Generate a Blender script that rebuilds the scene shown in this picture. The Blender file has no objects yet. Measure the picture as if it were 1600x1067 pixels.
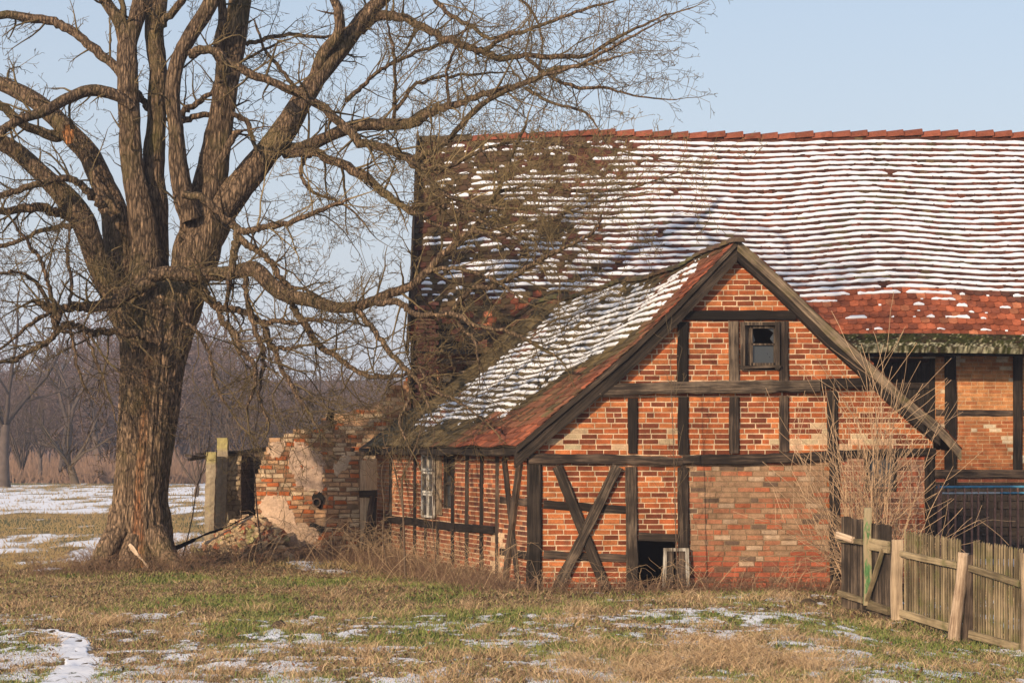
import bpy, math, random
import numpy as np
from mathutils import Vector, Matrix, noise as mnoise
R = math.radians
C = bpy.context.scene.collection
scene = bpy.context.scene
# ---------------------------------------------------------------- camera, sky, sun, exposure
CAMZ = 2.25; F = 4000.0
cam_d = bpy.data.cameras.new('camera'); cam = bpy.data.objects.new('camera', cam_d); C.objects.link(cam)
cam.location = (0, 0, CAMZ); cam.rotation_euler = (R(90), 0, 0)
cam_d.lens = 90.0; cam_d.sensor_width = 36.0; cam_d.shift_y = (700-533.5)/1600.0
cam_d.clip_start = 0.5; cam_d.clip_end = 6000
scene.camera = cam
SUN_EL = R(22); SUN_ROT = R(217)          # low winter sun, over the photographer's left shoulder
w = bpy.data.worlds.new("World"); scene.world = w; w.use_nodes = True
nt = w.node_tree; bg = nt.nodes['Background']
sky = nt.nodes.new('ShaderNodeTexSky'); sky.sky_type = 'NISHITA'; sky.sun_disc = False
sky.sun_elevation = SUN_EL; sky.sun_rotation = SUN_ROT
sky.air_density = 1.0; sky.dust_density = 2.2; sky.ozone_density = 1.6; sky.altitude = 50
# thin winter veil, thicker towards the horizon
tcw = nt.nodes.new('ShaderNodeTexCoord'); sx = nt.nodes.new('ShaderNodeSeparateXYZ'); nt.links.new(tcw.outputs['Generated'], sx.inputs[0])
mrw = nt.nodes.new('ShaderNodeMapRange'); mrw.inputs[1].default_value = 0.0; mrw.inputs[2].default_value = 0.22; mrw.inputs[3].default_value = .80; mrw.inputs[4].default_value = .34
nt.links.new(sx.outputs[2], mrw.inputs[0]); mxw = nt.nodes.new('ShaderNodeMix'); mxw.data_type = 'RGBA'
nt.links.new(mrw.outputs[0], mxw.inputs[0]); nt.links.new(sky.outputs[0], mxw.inputs[6]); mxw.inputs[7].default_value = (4.5, 4.85, 5.7, 1)
nt.links.new(mxw.outputs[2], bg.inputs[0]); bg.inputs[1].default_value = 0.122
sd = bpy.data.lights.new('sun', 'SUN'); sd.energy = 4.6; sd.angle = R(0.7); sd.color = (1.0, 0.77, 0.52)
so = bpy.data.objects.new('sun', sd); C.objects.link(so)
sv = Vector((math.sin(SUN_ROT)*math.cos(SUN_EL), math.cos(SUN_ROT)*math.cos(SUN_EL), math.sin(SUN_EL)))
so.rotation_euler = (-sv).to_track_quat('-Z', 'Y').to_euler(); so.location = sv*60
scene.view_settings.view_transform = 'Standard'; scene.view_settings.look = 'None'
scene.view_settings.exposure = 0.30; scene.view_settings.gamma = 1.0
scene.cycles.volume_bounces = 1; scene.cycles.transparent_max_bounces = 8
scene.cycles.max_bounces = 6

# ---------------------------------------------------------------- helpers
def PX(x, y, Y):                      # a point of the photograph, brought to its own distance Y (metres)
    return ((x-800.0)*Y/F, Y, CAMZ+(700.0-y)*Y/F)

def hash2(ix, iy, seed=0):
    h = (ix.astype(np.int64)*374761393 + iy.astype(np.int64)*668265263 + seed*1442695041) & 0xffffffff
    h = ((h ^ (h >> 13))*1274126177) & 0xffffffff
    h = (h ^ (h >> 16)) & 0xffffff
    return h/float(0xffffff)
def vnoise(x, y, seed=0):
    x = np.asarray(x, float); y = np.asarray(y, float)
    ix = np.floor(x); iy = np.floor(y); fx = x-ix; fy = y-iy
    fx = fx*fx*(3-2*fx); fy = fy*fy*(3-2*fy)
    a = hash2(ix, iy, seed); b = hash2(ix+1, iy, seed); c = hash2(ix, iy+1, seed); d = hash2(ix+1, iy+1, seed)
    return a+(b-a)*fx+(c-a)*fy+(a-b-c+d)*fx*fy
def fbm(x, y, seed=0, octv=4):
    s = 0; a = 0.5; t = 0
    x = np.asarray(x, float); y = np.asarray(y, float)
    for o in range(octv):
        s = s+a*vnoise(x, y, seed+o*17); t += a; a *= 0.5; x = x*2.03+3.1; y = y*2.03+7.7
    return s/t
def sstep(a, b, x):
    t = np.clip((np.asarray(x, float)-a)/(b-a), 0, 1); return t*t*(3-2*t)
def n1(x, seed=0): return float(fbm(np.array([x]), np.array([seed*3.7]), seed, 3)[0])

def tag(o, label, cat, group=None, kind=None):
    o['label'] = label; o['category'] = cat
    if group: o['group'] = group
    if kind: o['kind'] = kind
    return o
def thing(name, loc, label, cat, group=None):
    o = bpy.data.objects.new(name, None); C.objects.link(o); o.location = loc
    o.empty_display_size = 0.2
    return tag(o, label, cat, group)
def wloc(p):
    v = Vector((0, 0, 0))
    while p is not None: v = v+Vector(p.location); p = p.parent
    return v
def mk(name, V, faces, mat, parent=None, col=None, smooth=False, loc=None, rot=None):
    """one mesh object; V in world coordinates (or local when rot is given)"""
    V = np.asarray(V, dtype=np.float64).reshape(-1, 3)
    me = bpy.data.meshes.new(name)
    base = wloc(parent)
    if rot is None:
        l = Vector(loc) if loc is not None else (base.copy() if parent else Vector((0, 0, 0)))
        V = V-np.array(l)
    else:
        l = Vector(loc)
    if isinstance(faces, np.ndarray):
        n, k = faces.shape
        me.vertices.add(len(V)); me.vertices.foreach_set('co', V.astype(np.float32).ravel())
        me.loops.add(n*k); me.loops.foreach_set('vertex_index', faces.astype(np.int32).ravel())
        me.polygons.add(n); me.polygons.foreach_set('loop_start', np.arange(0, n*k, k, dtype=np.int32))
        me.update(calc_edges=True)
    else:
        me.from_pydata(V.tolist(), [], faces); me.update()
    if col is not None:
        col = np.asarray(col, dtype=np.float32).reshape(-1, 3)
        a = me.color_attributes.new('Col', 'FLOAT_COLOR', 'POINT')
        a.data.foreach_set('color', np.concatenate([col, np.ones((len(col), 1), np.float32)], 1).ravel())
    if smooth: me.polygons.foreach_set('use_smooth', [True]*len(me.polygons))
    me.materials.append(mat)
    o = bpy.data.objects.new(name, me); C.objects.link(o)
    if parent: o.parent = parent
    o.location = l-base
    if rot is not None: o.rotation_mode = 'QUATERNION'; o.rotation_quaternion = rot
    return o

class MB:
    def __init__(s): s.v = []; s.f = []; s.c = []
    def add(s, vs, fs, col=(1, 1, 1)):
        b = len(s.v); s.v.extend(vs); s.f.extend([tuple(b+i for i in f) for f in fs]); s.c.extend([col]*len(vs))
    def box(s, lo, hi, col=(1, 1, 1), j=0.0, rnd=random):
        x0, y0, z0 = lo; x1, y1, z1 = hi
        vs = [(x, y, z) for z in (z0, z1) for x, y in ((x0, y0), (x1, y0), (x1, y1), (x0, y1))]
        if j: vs = [(a+rnd.uniform(-j, j), b+rnd.uniform(-j, j), c+rnd.uniform(-j, j)) for a, b, c in vs]
        s.add(vs, BOXF, col)
    def bar(s, a, b, w, t, col=(1, 1, 1), side=None):
        a = Vector(a); b = Vector(b); d = (b-a).normalized()
        u = Vector(side) if side else d.cross(Vector((0, 1, 0)))
        if u.length < 1e-3: u = d.cross(Vector((1, 0, 0)))
        u = (u-d*u.dot(d)).normalized(); v = d.cross(u)
        vs = [p+u*(sx*w/2)+v*(sy*t/2) for p in (a, b) for sx, sy in ((-1, -1), (1, -1), (1, 1), (-1, 1))]
        s.add([tuple(p) for p in vs], BOXF, col)
    def build(s, name, mat, parent=None, smooth=False, loc=None):
        return mk(name, s.v, s.f, mat, parent, s.c, smooth, loc)
BOXF = [(0, 3, 2, 1), (4, 5, 6, 7), (0, 1, 5, 4), (1, 2, 6, 5), (2, 3, 7, 6), (3, 0, 4, 7)]

# ---------------------------------------------------------------- materials
def base_mat(name, rough=0.85, spec=0.25):
    m = bpy.data.materials.new(name); m.use_nodes = True
    n = m.node_tree.nodes; b = n['Principled BSDF']
    b.inputs['Roughness'].default_value = rough; b.inputs['Specular IOR Level'].default_value = spec
    return m, n, m.node_tree.links, b
def N(n, t, **kw):
    x = n.new(t)
    for k, v in kw.items():
        if hasattr(x, k): setattr(x, k, v)
        else: x.inputs[k.replace('_', ' ')].default_value = v
    return x
def mapped(n, l, scale, obj=True):
    tc = n.new('ShaderNodeTexCoord'); mp = n.new('ShaderNodeMapping'); mp.inputs['Scale'].default_value = scale
    l.new(tc.outputs['Object'], mp.inputs[0]); return mp
def attr_mat(name, rough=0.9, spec=0.2, layers=((6, .35), (45, .35)), stretch=(1, 1, 1), bump=0.4, bscale=60, bdist=0.004, tint=None):
    """vertex colour of the piece itself, broken up by procedural grime"""
    m, n, l, b = base_mat(name, rough, spec)
    at = n.new('ShaderNodeAttribute'); at.attribute_name = 'Col'
    cur = at.outputs['Color']; mp = mapped(n, l, stretch)
    for sc, am in layers:
        nz = N(n, 'ShaderNodeTexNoise', Scale=sc, Detail=5.0, Roughness=0.65); l.new(mp.outputs[0], nz.inputs[0])
        mr = N(n, 'ShaderNodeMapRange'); mr.inputs[1].default_value = .28; mr.inputs[2].default_value = .72
        mr.inputs[3].default_value = 1-am; mr.inputs[4].default_value = 1+am*.7
        l.new(nz.outputs[0], mr.inputs[0])
        mx = N(n, 'ShaderNodeMix', data_type='RGBA', blend_type='MULTIPLY'); mx.inputs[0].default_value = 1
        l.new(cur, mx.inputs[6]); l.new(mr.outputs[0], mx.inputs[7]); cur = mx.outputs[2]
    if tint:
        col, sc, lo, hi = tint
        nz = N(n, 'ShaderNodeTexNoise', Scale=sc, Detail=6.0, Roughness=0.7); l.new(mp.outputs[0], nz.inputs[0])
        mr = N(n, 'ShaderNodeMapRange'); mr.inputs[1].default_value = lo; mr.inputs[2].default_value = hi
        l.new(nz.outputs[0], mr.inputs[0])
        mx = N(n, 'ShaderNodeMix', data_type='RGBA'); l.new(mr.outputs[0], mx.inputs[0])
        l.new(cur, mx.inputs[6]); mx.inputs[7].default_value = (*col, 1); cur = mx.outputs[2]
    l.new(cur, b.inputs['Base Color'])
    if bump:
        nz = N(n, 'ShaderNodeTexNoise', Scale=bscale, Detail=5.0, Roughness=0.7); l.new(mp.outputs[0], nz.inputs[0])
        bp = N(n, 'ShaderNodeBump', Strength=bump, Distance=bdist); l.new(nz.outputs[0], bp.inputs['Height']); l.new(bp.outputs[0], b.inputs['Normal'])
    return m
def wood_mat(name, dark, light, axis=2, rough=0.85, fine=34.0, bias=0.0, moss=None, cracks=1.0):
    m, n, l, b = base_mat(name, rough, 0.2)
    sc = [fine]*3; sc[axis] = fine*0.045
    mp = mapped(n, l, sc)
    oi = n.new('ShaderNodeObjectInfo')
    ad = N(n, 'ShaderNodeVectorMath', operation='ADD'); l.new(mp.outputs[0], ad.inputs[0])
    mu = N(n, 'ShaderNodeMath', operation='MULTIPLY'); mu.inputs[1].default_value = 40; l.new(oi.outputs['Random'], mu.inputs[0])
    l.new(mu.outputs[0], ad.inputs[1])
    n1_ = N(n, 'ShaderNodeTexNoise', Scale=1.0, Detail=6.0, Roughness=0.75); l.new(ad.outputs[0], n1_.inputs[0])
    mp2 = mapped(n, l, (2.2, 2.2, 2.2)); n2_ = N(n, 'ShaderNodeTexNoise', Scale=1.0, Detail=4.0); l.new(mp2.outputs[0], n2_.inputs[0])
    mixn = N(n, 'ShaderNodeMath', operation='ADD'); l.new(n1_.outputs[0], mixn.inputs[0])
    h = N(n, 'ShaderNodeMath', operation='MULTIPLY'); h.inputs[1].default_value = .55; l.new(n2_.outputs[0], h.inputs[0]); l.new(h.outputs[0], mixn.inputs[1])
    r2 = N(n, 'ShaderNodeMath', operation='MULTIPLY_ADD'); r2.inputs[1].default_value = .22; l.new(oi.outputs['Random'], r2.inputs[0]); l.new(mixn.outputs[0], r2.inputs[2])
    cr = n.new('ShaderNodeValToRGB'); e = cr.color_ramp.elements
    e[0].position = .40-bias; e[0].color = (*[c*.3 for c in dark], 1); e[1].position = .70-bias; e[1].color = (*light, 1)
    x = e.new(.54-bias); x.color = (*dark, 1)
    s6 = N(n, 'ShaderNodeMath', operation='MULTIPLY'); s6.inputs[1].default_value = .6; l.new(r2.outputs[0], s6.inputs[0]); l.new(s6.outputs[0], cr.inputs[0]); cur = cr.outputs[0]
    if moss:
        n3 = N(n, 'ShaderNodeTexNoise', Scale=3.0, Detail=6.0, Roughness=.7); l.new(mapped(n, l, (1, 1, 1)).outputs[0], n3.inputs[0])
        mr = N(n, 'ShaderNodeMapRange'); mr.inputs[1].default_value = .5; mr.inputs[2].default_value = .68; l.new(n3.outputs[0], mr.inputs[0])
        mx = N(n, 'ShaderNodeMix', data_type='RGBA'); l.new(mr.outputs[0], mx.inputs[0]); l.new(cur, mx.inputs[6]); mx.inputs[7].default_value = (*moss, 1); cur = mx.outputs[2]
    l.new(cur, b.inputs['Base Color'])
    bp = N(n, 'ShaderNodeBump', Strength=.8*cracks, Distance=.012); l.new(n1_.outputs[0], bp.inputs['Height']); l.new(bp.outputs[0], b.inputs['Normal'])
    return m
def plain(name, col, rough=.8, var=.3, sc=12, bump=.3, spec=.25, metal=0):
    m, n, l, b = base_mat(name, rough, spec); b.inputs['Metallic'].default_value = metal
    mp = mapped(n, l, (1, 1, 1)); nz = N(n, 'ShaderNodeTexNoise', Scale=float(sc), Detail=6.0, Roughness=.7); l.new(mp.outputs[0], nz.inputs[0])
    cr = n.new('ShaderNodeValToRGB'); e = cr.color_ramp.elements
    e[0].position = .3; e[0].color = (*[max(0, c*(1-var)) for c in col], 1); e[1].position = .7; e[1].color = (*[min(1, c*(1+var*.7)) for c in col], 1)
    l.new(nz.outputs[0], cr.inputs[0]); l.new(cr.outputs[0], b.inputs['Base Color'])
    if bump:
        bp = N(n, 'ShaderNodeBump', Strength=bump, Distance=.01); l.new(nz.outputs[0], bp.inputs['Height']); l.new(bp.outputs[0], b.inputs['Normal'])
    return m
M = {}
M['brick'] = attr_mat('brick_and_mortar', .93, .12, ((1.1, .34), (7, .34), (60, .35)), bump=.8, bscale=60, bdist=.008, tint=((.10, .055, .035), 2.2, .60, .85))
M['oldbrick'] = attr_mat('weathered_brick', .95, .1, ((1.7, .25), (7, .35), (50, .3)), bump=.8, bscale=45, bdist=.012)
M['tile'] = attr_mat('clay_tile', .9, .12, ((.9, .3), (8, .35), (50, .3)), bump=.5, bscale=60, bdist=.006, tint=((.05, .045, .02), 5.0, .63, .80))
M['tile_moss'] = attr_mat('mossy_clay_tile', .95, .08, ((.9, .3), (8, .4), (40, .4)), bump=.8, bscale=40, bdist=.012, tint=((.030, .031, .010), 9.0, .50, .62))
M['plaster'] = attr_mat('old_plaster', .95, .1, ((2.5, .25), (18, .25)), bump=.8, bscale=14, bdist=.03)
M['stone'] = attr_mat('rubble_stone', .95, .1, ((2.5, .3), (18, .35)), bump=.8, bscale=20, bdist=.02)
M['timber'] = wood_mat('dark_oak_timber', (.024, .017, .013), (.15, .105, .075))
M['timber_grey'] = wood_mat('weathered_grey_timber', (.038, .028, .021), (.23, .17, .12), bias=.0)
M['timber_black'] = wood_mat('tarred_timber', (.012, .009, .007), (.055, .040, .030))
M['barge'] = wood_mat('barge_board_wood', (.055, .040, .028), (.27, .20, .135), bias=.03, moss=(.10, .085, .03))
M['plank'] = wood_mat('bare_planks', (.16, .115, .075), (.44, .33, .22), bias=.08, fine=28)
M['picket'] = wood_mat('picket_wood', (.11, .083, .047), (.34, .26, .155), bias=.05, moss=(.12, .115, .04), fine=30)
M['rail'] = wood_mat('fence_rail_wood', (.13, .10, .06), (.36, .28, .17), bias=.08, moss=(.11, .11, .04))
M['log'] = wood_mat('peeled_log', (.22, .15, .10), (.60, .46, .33), bias=.12)
M['whitewood'] = wood_mat('flaking_white_paint', (.14, .11, .085), (.78, .74, .66), bias=.10)
M['oldwhite'] = wood_mat('worn_white_paint', (.10, .08, .06), (.50, .46, .40), bias=.03)
M['snow'] = plain('snow', (.72, .75, .82), .7, .05, 30, .25, .3)
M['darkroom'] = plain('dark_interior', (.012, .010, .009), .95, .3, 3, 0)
M['concrete'] = plain('concrete', (.36, .31, .23), .92, .35, 6, .5)
M['greenpaint'] = attr_mat('flaking_green_paint', .85, .2, ((5, .5), (40, .4)), (1, 1, .3), .6, 30, .008, tint=((.30, .24, .15), 9.0, .42, .50))
M['bluepaint'] = plain('blue_painted_steel', (.06, .22, .36), .6, .4, 18, .2)
M['rust'] = plain('rusty_steel', (.30, .16, .12), .8, .5, 20, .3)
M['steelgrey'] = plain('faded_pipe_paint', (.38, .42, .46), .6, .4, 12, .2)
M['hole_dark'] = plain('hole_dark', (.016, .014, .012), .95, .4, 12, .3)
M['soil'] = plain('soil', (.065, .045, .028), .98, .5, 30, .8)
M['cane'] = attr_mat('shrub_canes', .85, .2, ((4, .3),), bump=.2)
M['twig'] = attr_mat('twig_bark', .9, .15, ((2.5, .35), (30, .25)), bump=.4, bscale=60)
M['grass'] = attr_mat('grass_blades', .85, .2, ((3, .2),), bump=0)
m, n, l, b = base_mat('window_glass', .12, .6); b.inputs['Base Color'].default_value = (.03, .035, .04, 1)
nz = N(n, 'ShaderNodeTexNoise', Scale=9.0, Detail=4.0); l.new(mapped(n, l, (1, 1, 1)).outputs[0], nz.inputs[0])
mr = N(n, 'ShaderNodeMapRange'); mr.inputs[3].default_value = .08; mr.inputs[4].default_value = .6; l.new(nz.outputs[0], mr.inputs[0]); l.new(mr.outputs[0], b.inputs['Roughness'])
M['glass'] = m
# bark of the big tree: long vertical plates, green algae in scattered patches
m, n, l, b = base_mat('furrowed_bark', .92, .15)
mp = mapped(n, l, (1, 1, .22)); 
nz = N(n, 'ShaderNodeTexNoise', Scale=26.0, Detail=7.0, Roughness=.7, Distortion=.4); l.new(mp.outputs[0], nz.inputs[0])
vo = N(n, 'ShaderNodeTexVoronoi', Scale=15.0, feature='DISTANCE_TO_EDGE'); l.new(mp.outputs[0], vo.inputs[0])
cr = n.new('ShaderNodeValToRGB'); e = cr.color_ramp.elements; e[0].position = .34; e[0].color = (.028, .019, .013, 1); e[1].position = .66; e[1].color = (.34, .225, .14, 1)
x = e.new(.52); x.color = (.15, .103, .068, 1)
l.new(nz.outputs[0], cr.inputs[0])
at = n.new('ShaderNodeAttribute'); at.attribute_name = 'Col'
mx = N(n, 'ShaderNodeMix', data_type='RGBA', blend_type='MULTIPLY'); mx.inputs[0].default_value = 1; l.new(cr.outputs[0], mx.inputs[6]); l.new(at.outputs[0], mx.inputs[7])
n2 = N(n, 'ShaderNodeTexNoise', Scale=1.1, Detail=5.0, Roughness=.65); l.new(mapped(n, l, (1, 1, 1)).outputs[0], n2.inputs[0])
mr = N(n, 'ShaderNodeMapRange'); mr.inputs[1].default_value = .5; mr.inputs[2].default_value = .68; mr.inputs[4].default_value = .45; l.new(n2.outputs[0], mr.inputs[0])
mx2 = N(n, 'ShaderNodeMix', data_type='RGBA'); l.new(mr.outputs[0], mx2.inputs[0]); mrv = N(n, 'ShaderNodeMapRange'); mrv.inputs[1].default_value = .0; mrv.inputs[2].default_value = .16; mrv.inputs[3].default_value = .30; mrv.inputs[4].default_value = 1.1; l.new(vo.outputs[0], mrv.inputs[0])
mxv = N(n, 'ShaderNodeMix', data_type='RGBA', blend_type='MULTIPLY'); mxv.inputs[0].default_value = 1; l.new(mx.outputs[2], mxv.inputs[6]); l.new(mrv.outputs[0], mxv.inputs[7])
l.new(mxv.outputs[2], mx2.inputs[6]); mx2.inputs[7].default_value = (.12, .105, .035, 1)
l.new(mx2.outputs[2], b.inputs['Base Color'])
ad = N(n, 'ShaderNodeMath', operation='MULTIPLY_ADD'); ad.inputs[1].default_value = 1.3; l.new(vo.outputs[0], ad.inputs[0]); l.new(nz.outputs[0], ad.inputs[2])
bp = N(n, 'ShaderNodeBump', Strength=1.0, Distance=.05); l.new(ad.outputs[0], bp.inputs['Height']); l.new(bp.outputs[0], b.inputs['Normal'])
M['bark'] = m
# ground: colour and snow cover of the sheet, roughened by fine noise
m, n, l, b = base_mat('meadow', .97, .08)
at = n.new('ShaderNodeAttribute'); at.attribute_name = 'Col'
sn = n.new('ShaderNodeAttribute'); sn.attribute_name = 'snowcover'
nz = N(n, 'ShaderNodeTexNoise', Scale=26.0, Detail=6.0, Roughness=.75); l.new(mapped(n, l, (1, 1, 1)).outputs[0], nz.inputs[0])
mr = N(n, 'ShaderNodeMapRange'); mr.inputs[1].default_value = .3; mr.inputs[2].default_value = .7; mr.inputs[3].default_value = .25; mr.inputs[4].default_value = 1.5; l.new(nz.outputs[0], mr.inputs[0])
mx = N(n, 'ShaderNodeMix', data_type='RGBA', blend_type='MULTIPLY'); mx.inputs[0].default_value = 1; l.new(at.outputs[0], mx.inputs[6]); l.new(mr.outputs[0], mx.inputs[7])
n2 = N(n, 'ShaderNodeTexNoise', Scale=11.0, Detail=8.0, Roughness=.8); l.new(mapped(n, l, (1, .5, 1)).outputs[0], n2.inputs[0])
a1 = N(n, 'ShaderNodeMath', operation='MULTIPLY_ADD'); a1.inputs[1].default_value = 2.2; a1.inputs[2].default_value = -1.1; l.new(n2.outputs[0], a1.inputs[0])
a2 = N(n, 'ShaderNodeMath', operation='ADD'); l.new(a1.outputs[0], a2.inputs[0]); l.new(sn.outputs['Fac'], a2.inputs[1])
m2 = N(n, 'ShaderNodeMapRange'); m2.inputs[1].default_value = .42; m2.inputs[2].default_value = .56; l.new(a2.outputs[0], m2.inputs[0])
mx2 = N(n, 'ShaderNodeMix', data_type='RGBA'); l.new(m2.outputs[0], mx2.inputs[0]); l.new(mx.outputs[2], mx2.inputs[6]); mx2.inputs[7].default_value = (.74, .77, .84, 1)
l.new(mx2.outputs[2], b.inputs['Base Color'])
ad = N(n, 'ShaderNodeMath', operation='MULTIPLY_ADD'); ad.inputs[1].default_value = .6; l.new(m2.outputs[0], ad.inputs[0]); l.new(nz.outputs[0], ad.inputs[2])
bp = N(n, 'ShaderNodeBump', Strength=.8, Distance=.03); l.new(ad.outputs[0], bp.inputs['Height']); l.new(bp.outputs[0], b.inputs['Normal'])
M['meadow'] = m
# ---------------------------------------------------------------- the ground
def gz(X, Y):
    X = np.asarray(X, float); Y = np.asarray(Y, float)
    z = .12*(fbm(X*.35, Y*.35, 5, 3)-.5)*sstep(200, 60, Y)
    z = z+.05*(fbm(X*1.7, Y*1.7, 9, 3)-.5)*sstep(80, 40, Y)
    z = z-.15*sstep(3.6, 5.0, X)*sstep(38.5, 34, Y)
    z = z-.16*sstep(4.6, 6.2, X)*sstep(36, 32.5, Y)
    z = z+.13*np.exp(-((X+6.6)**2+(Y-46)**2)/3.0)+.10*np.exp(-((X+4.6)/1.6)**2-((Y-48.5)/1.6)**2)
    z = z+.35*(fbm(X*.02, Y*.02, 31, 3)-.5)*sstep(60, 180, Y)
    return z
def gz1(x, y): return float(gz(np.array([x]), np.array([y]))[0])
def snow_mask(X, Y):
    """0..1, > .5 reads as lying snow"""
    X = np.asarray(X, float); Y = np.asarray(Y, float)
    near = .50*fbm(X*4.2, Y*2.0, 41, 5)+.24*fbm(X*12, Y*6, 47, 3)+.26*fbm(X*.8, Y*.5, 43, 3)
    lev = .10+.05*sstep(31, 26, Y)+.04*sstep(-2, -4, X)*sstep(29, 27, Y)
    lev = lev-.16*sstep(33.5, 36, Y)*sstep(2.2, .8, X)       # the strip before the shed lies open
    lev = lev-.07*sstep(36.5, 38.5, Y)*sstep(.8, 2.2, X)
    a = .5+(near-.665+lev)*3.8
    # the far meadow at the left: broad drifts between bare strips
    f = fbm(X*.05, Y*.035, 77, 4)-.5
    band = .30+.75*(sstep(47.5, 50, Y+f*6)*sstep(68, 62, Y+f*10))+.8*(sstep(86, 92, Y+f*16)*sstep(170, 150, Y+f*20))-.35*sstep(175, 200, Y)+.5*(sstep(172, 176, Y)*sstep(184, 178, Y))
    band = band-.36+(fbm(X*1.3, Y*.30, 88, 5)-.5)*2.6
    k = sstep(44, 47.5, Y-.35*(X+9)*0)
    return a*(1-k)+band*k
def path_x(Y):   # centre and half width of the trodden path
    ys = [23, 24.5, 26.5, 29, 30.2, 31.6, 32.4]; xs = [-4.36, -4.27, -4.50, -4.93, -5.22, -5.75, -6.6]; ws = [.27, .24, .20, .17, .16, .11, .06]
    return np.interp(Y, ys, xs), np.interp(Y, ys, ws)
def ax(a, b, st): return np.arange(a, b, st)
ys = np.concatenate([ax(17, 38, .06), ax(38, 52, .10), ax(52, 75, .3), ax(75, 200, 1.1), ax(200, 500, 12), ax(500, 3200, 150)])
xs = np.concatenate([ax(-2400, -200, 120), ax(-200, -30, 5), ax(-30, -12, .35), ax(-12, 9, .055), ax(9, 30, .6), ax(30, 200, 8), ax(200, 2400, 120)])
gx, gy = np.meshgrid(xs, ys)
Xg = gx.ravel(); Yg = gy.ravel()
sm = snow_mask(Xg, Yg)
Zg = gz(Xg, Yg)+.012*sstep(.45, .65, sm)*sstep(60, 45, Yg)+.012*(fbm(Xg*9, Yg*9, 3, 2)-.5)*sstep(50, 40, Yg)
gn = fbm(Xg*.9, Yg*.6, 51, 4); g2 = fbm(Xg*4, Yg*3, 52, 3)
green = np.array([.062, .088, .020]); soil = np.array([.085, .058, .032]); straw = np.array([.27, .19, .10])
k1 = sstep(.42, .58, gn)[:, None]; k2 = sstep(.45, .7, g2)[:, None]
colg = (soil*(1-k2)+straw*k2)*(1-k1)+green*k1*(1-.4*k2)+straw*k1*.15*k2
far = sstep(44, 50, Yg)[:, None]; k3 = sstep(.4, .62, fbm(Xg*.12, Yg*.08, 61, 4))[:, None]
colf = np.array([.22, .165, .085])*(1-k3)+np.array([.13, .125, .055])*k3
reed = sstep(165, 185, Yg)[:, None]; colf = colf*(1-reed)+np.array([.26, .165, .105])*reed
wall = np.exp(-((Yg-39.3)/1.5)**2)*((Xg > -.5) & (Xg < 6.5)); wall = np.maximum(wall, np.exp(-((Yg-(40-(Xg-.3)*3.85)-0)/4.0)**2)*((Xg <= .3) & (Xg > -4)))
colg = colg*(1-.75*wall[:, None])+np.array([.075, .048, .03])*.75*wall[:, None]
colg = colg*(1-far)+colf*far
ny, nx = len(ys), len(xs)
idx = np.arange(ny*nx).reshape(ny, nx)
Fg = np.stack([idx[:-1, :-1].ravel(), idx[:-1, 1:].ravel(), idx[1:, 1:].ravel(), idx[1:, :-1].ravel()], 1)
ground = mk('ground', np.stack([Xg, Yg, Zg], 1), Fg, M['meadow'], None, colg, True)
a = ground.data.attributes.new('snowcover', 'FLOAT', 'POINT'); a.data.foreach_set('value', sm.astype(np.float32))
ground['kind'] = 'structure'
# trodden path, packed with snow, a few mm over the sheet
mb_v = []; mb_f = []; nn = 15
yy = np.arange(21, 31.6, .09)
for i, y in enumerate(yy):
    cx, hw = path_x(y)
    for j in range(nn):
        t = j/(nn-1)*2-1
        edge = hw*(1+1.1*(n1(y*1.7, 7 if t > 0 else 8)-.5)+.9*(n1(y*7, 9 if t > 0 else 10)-.5))
        x = cx+t*edge; e = 1-t*t
        mb_v.append((x, y, gz1(x, y)+.002+.006*min(1, e*4)+.03*(float(fbm(np.array([x*6.]), np.array([y*4.]), 3, 3)[0])-.5)*e*2-(.025 if abs(t) > .99 else 0)))
for i in range(len(yy)-1):
    for j in range(nn-1):
        p = i*nn+j; mb_f.append((p, p+1, p+nn+1, p+nn))
path = mk('path', mb_v, mb_f, M['snow'], None, None, True); path['kind'] = 'structure'
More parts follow.
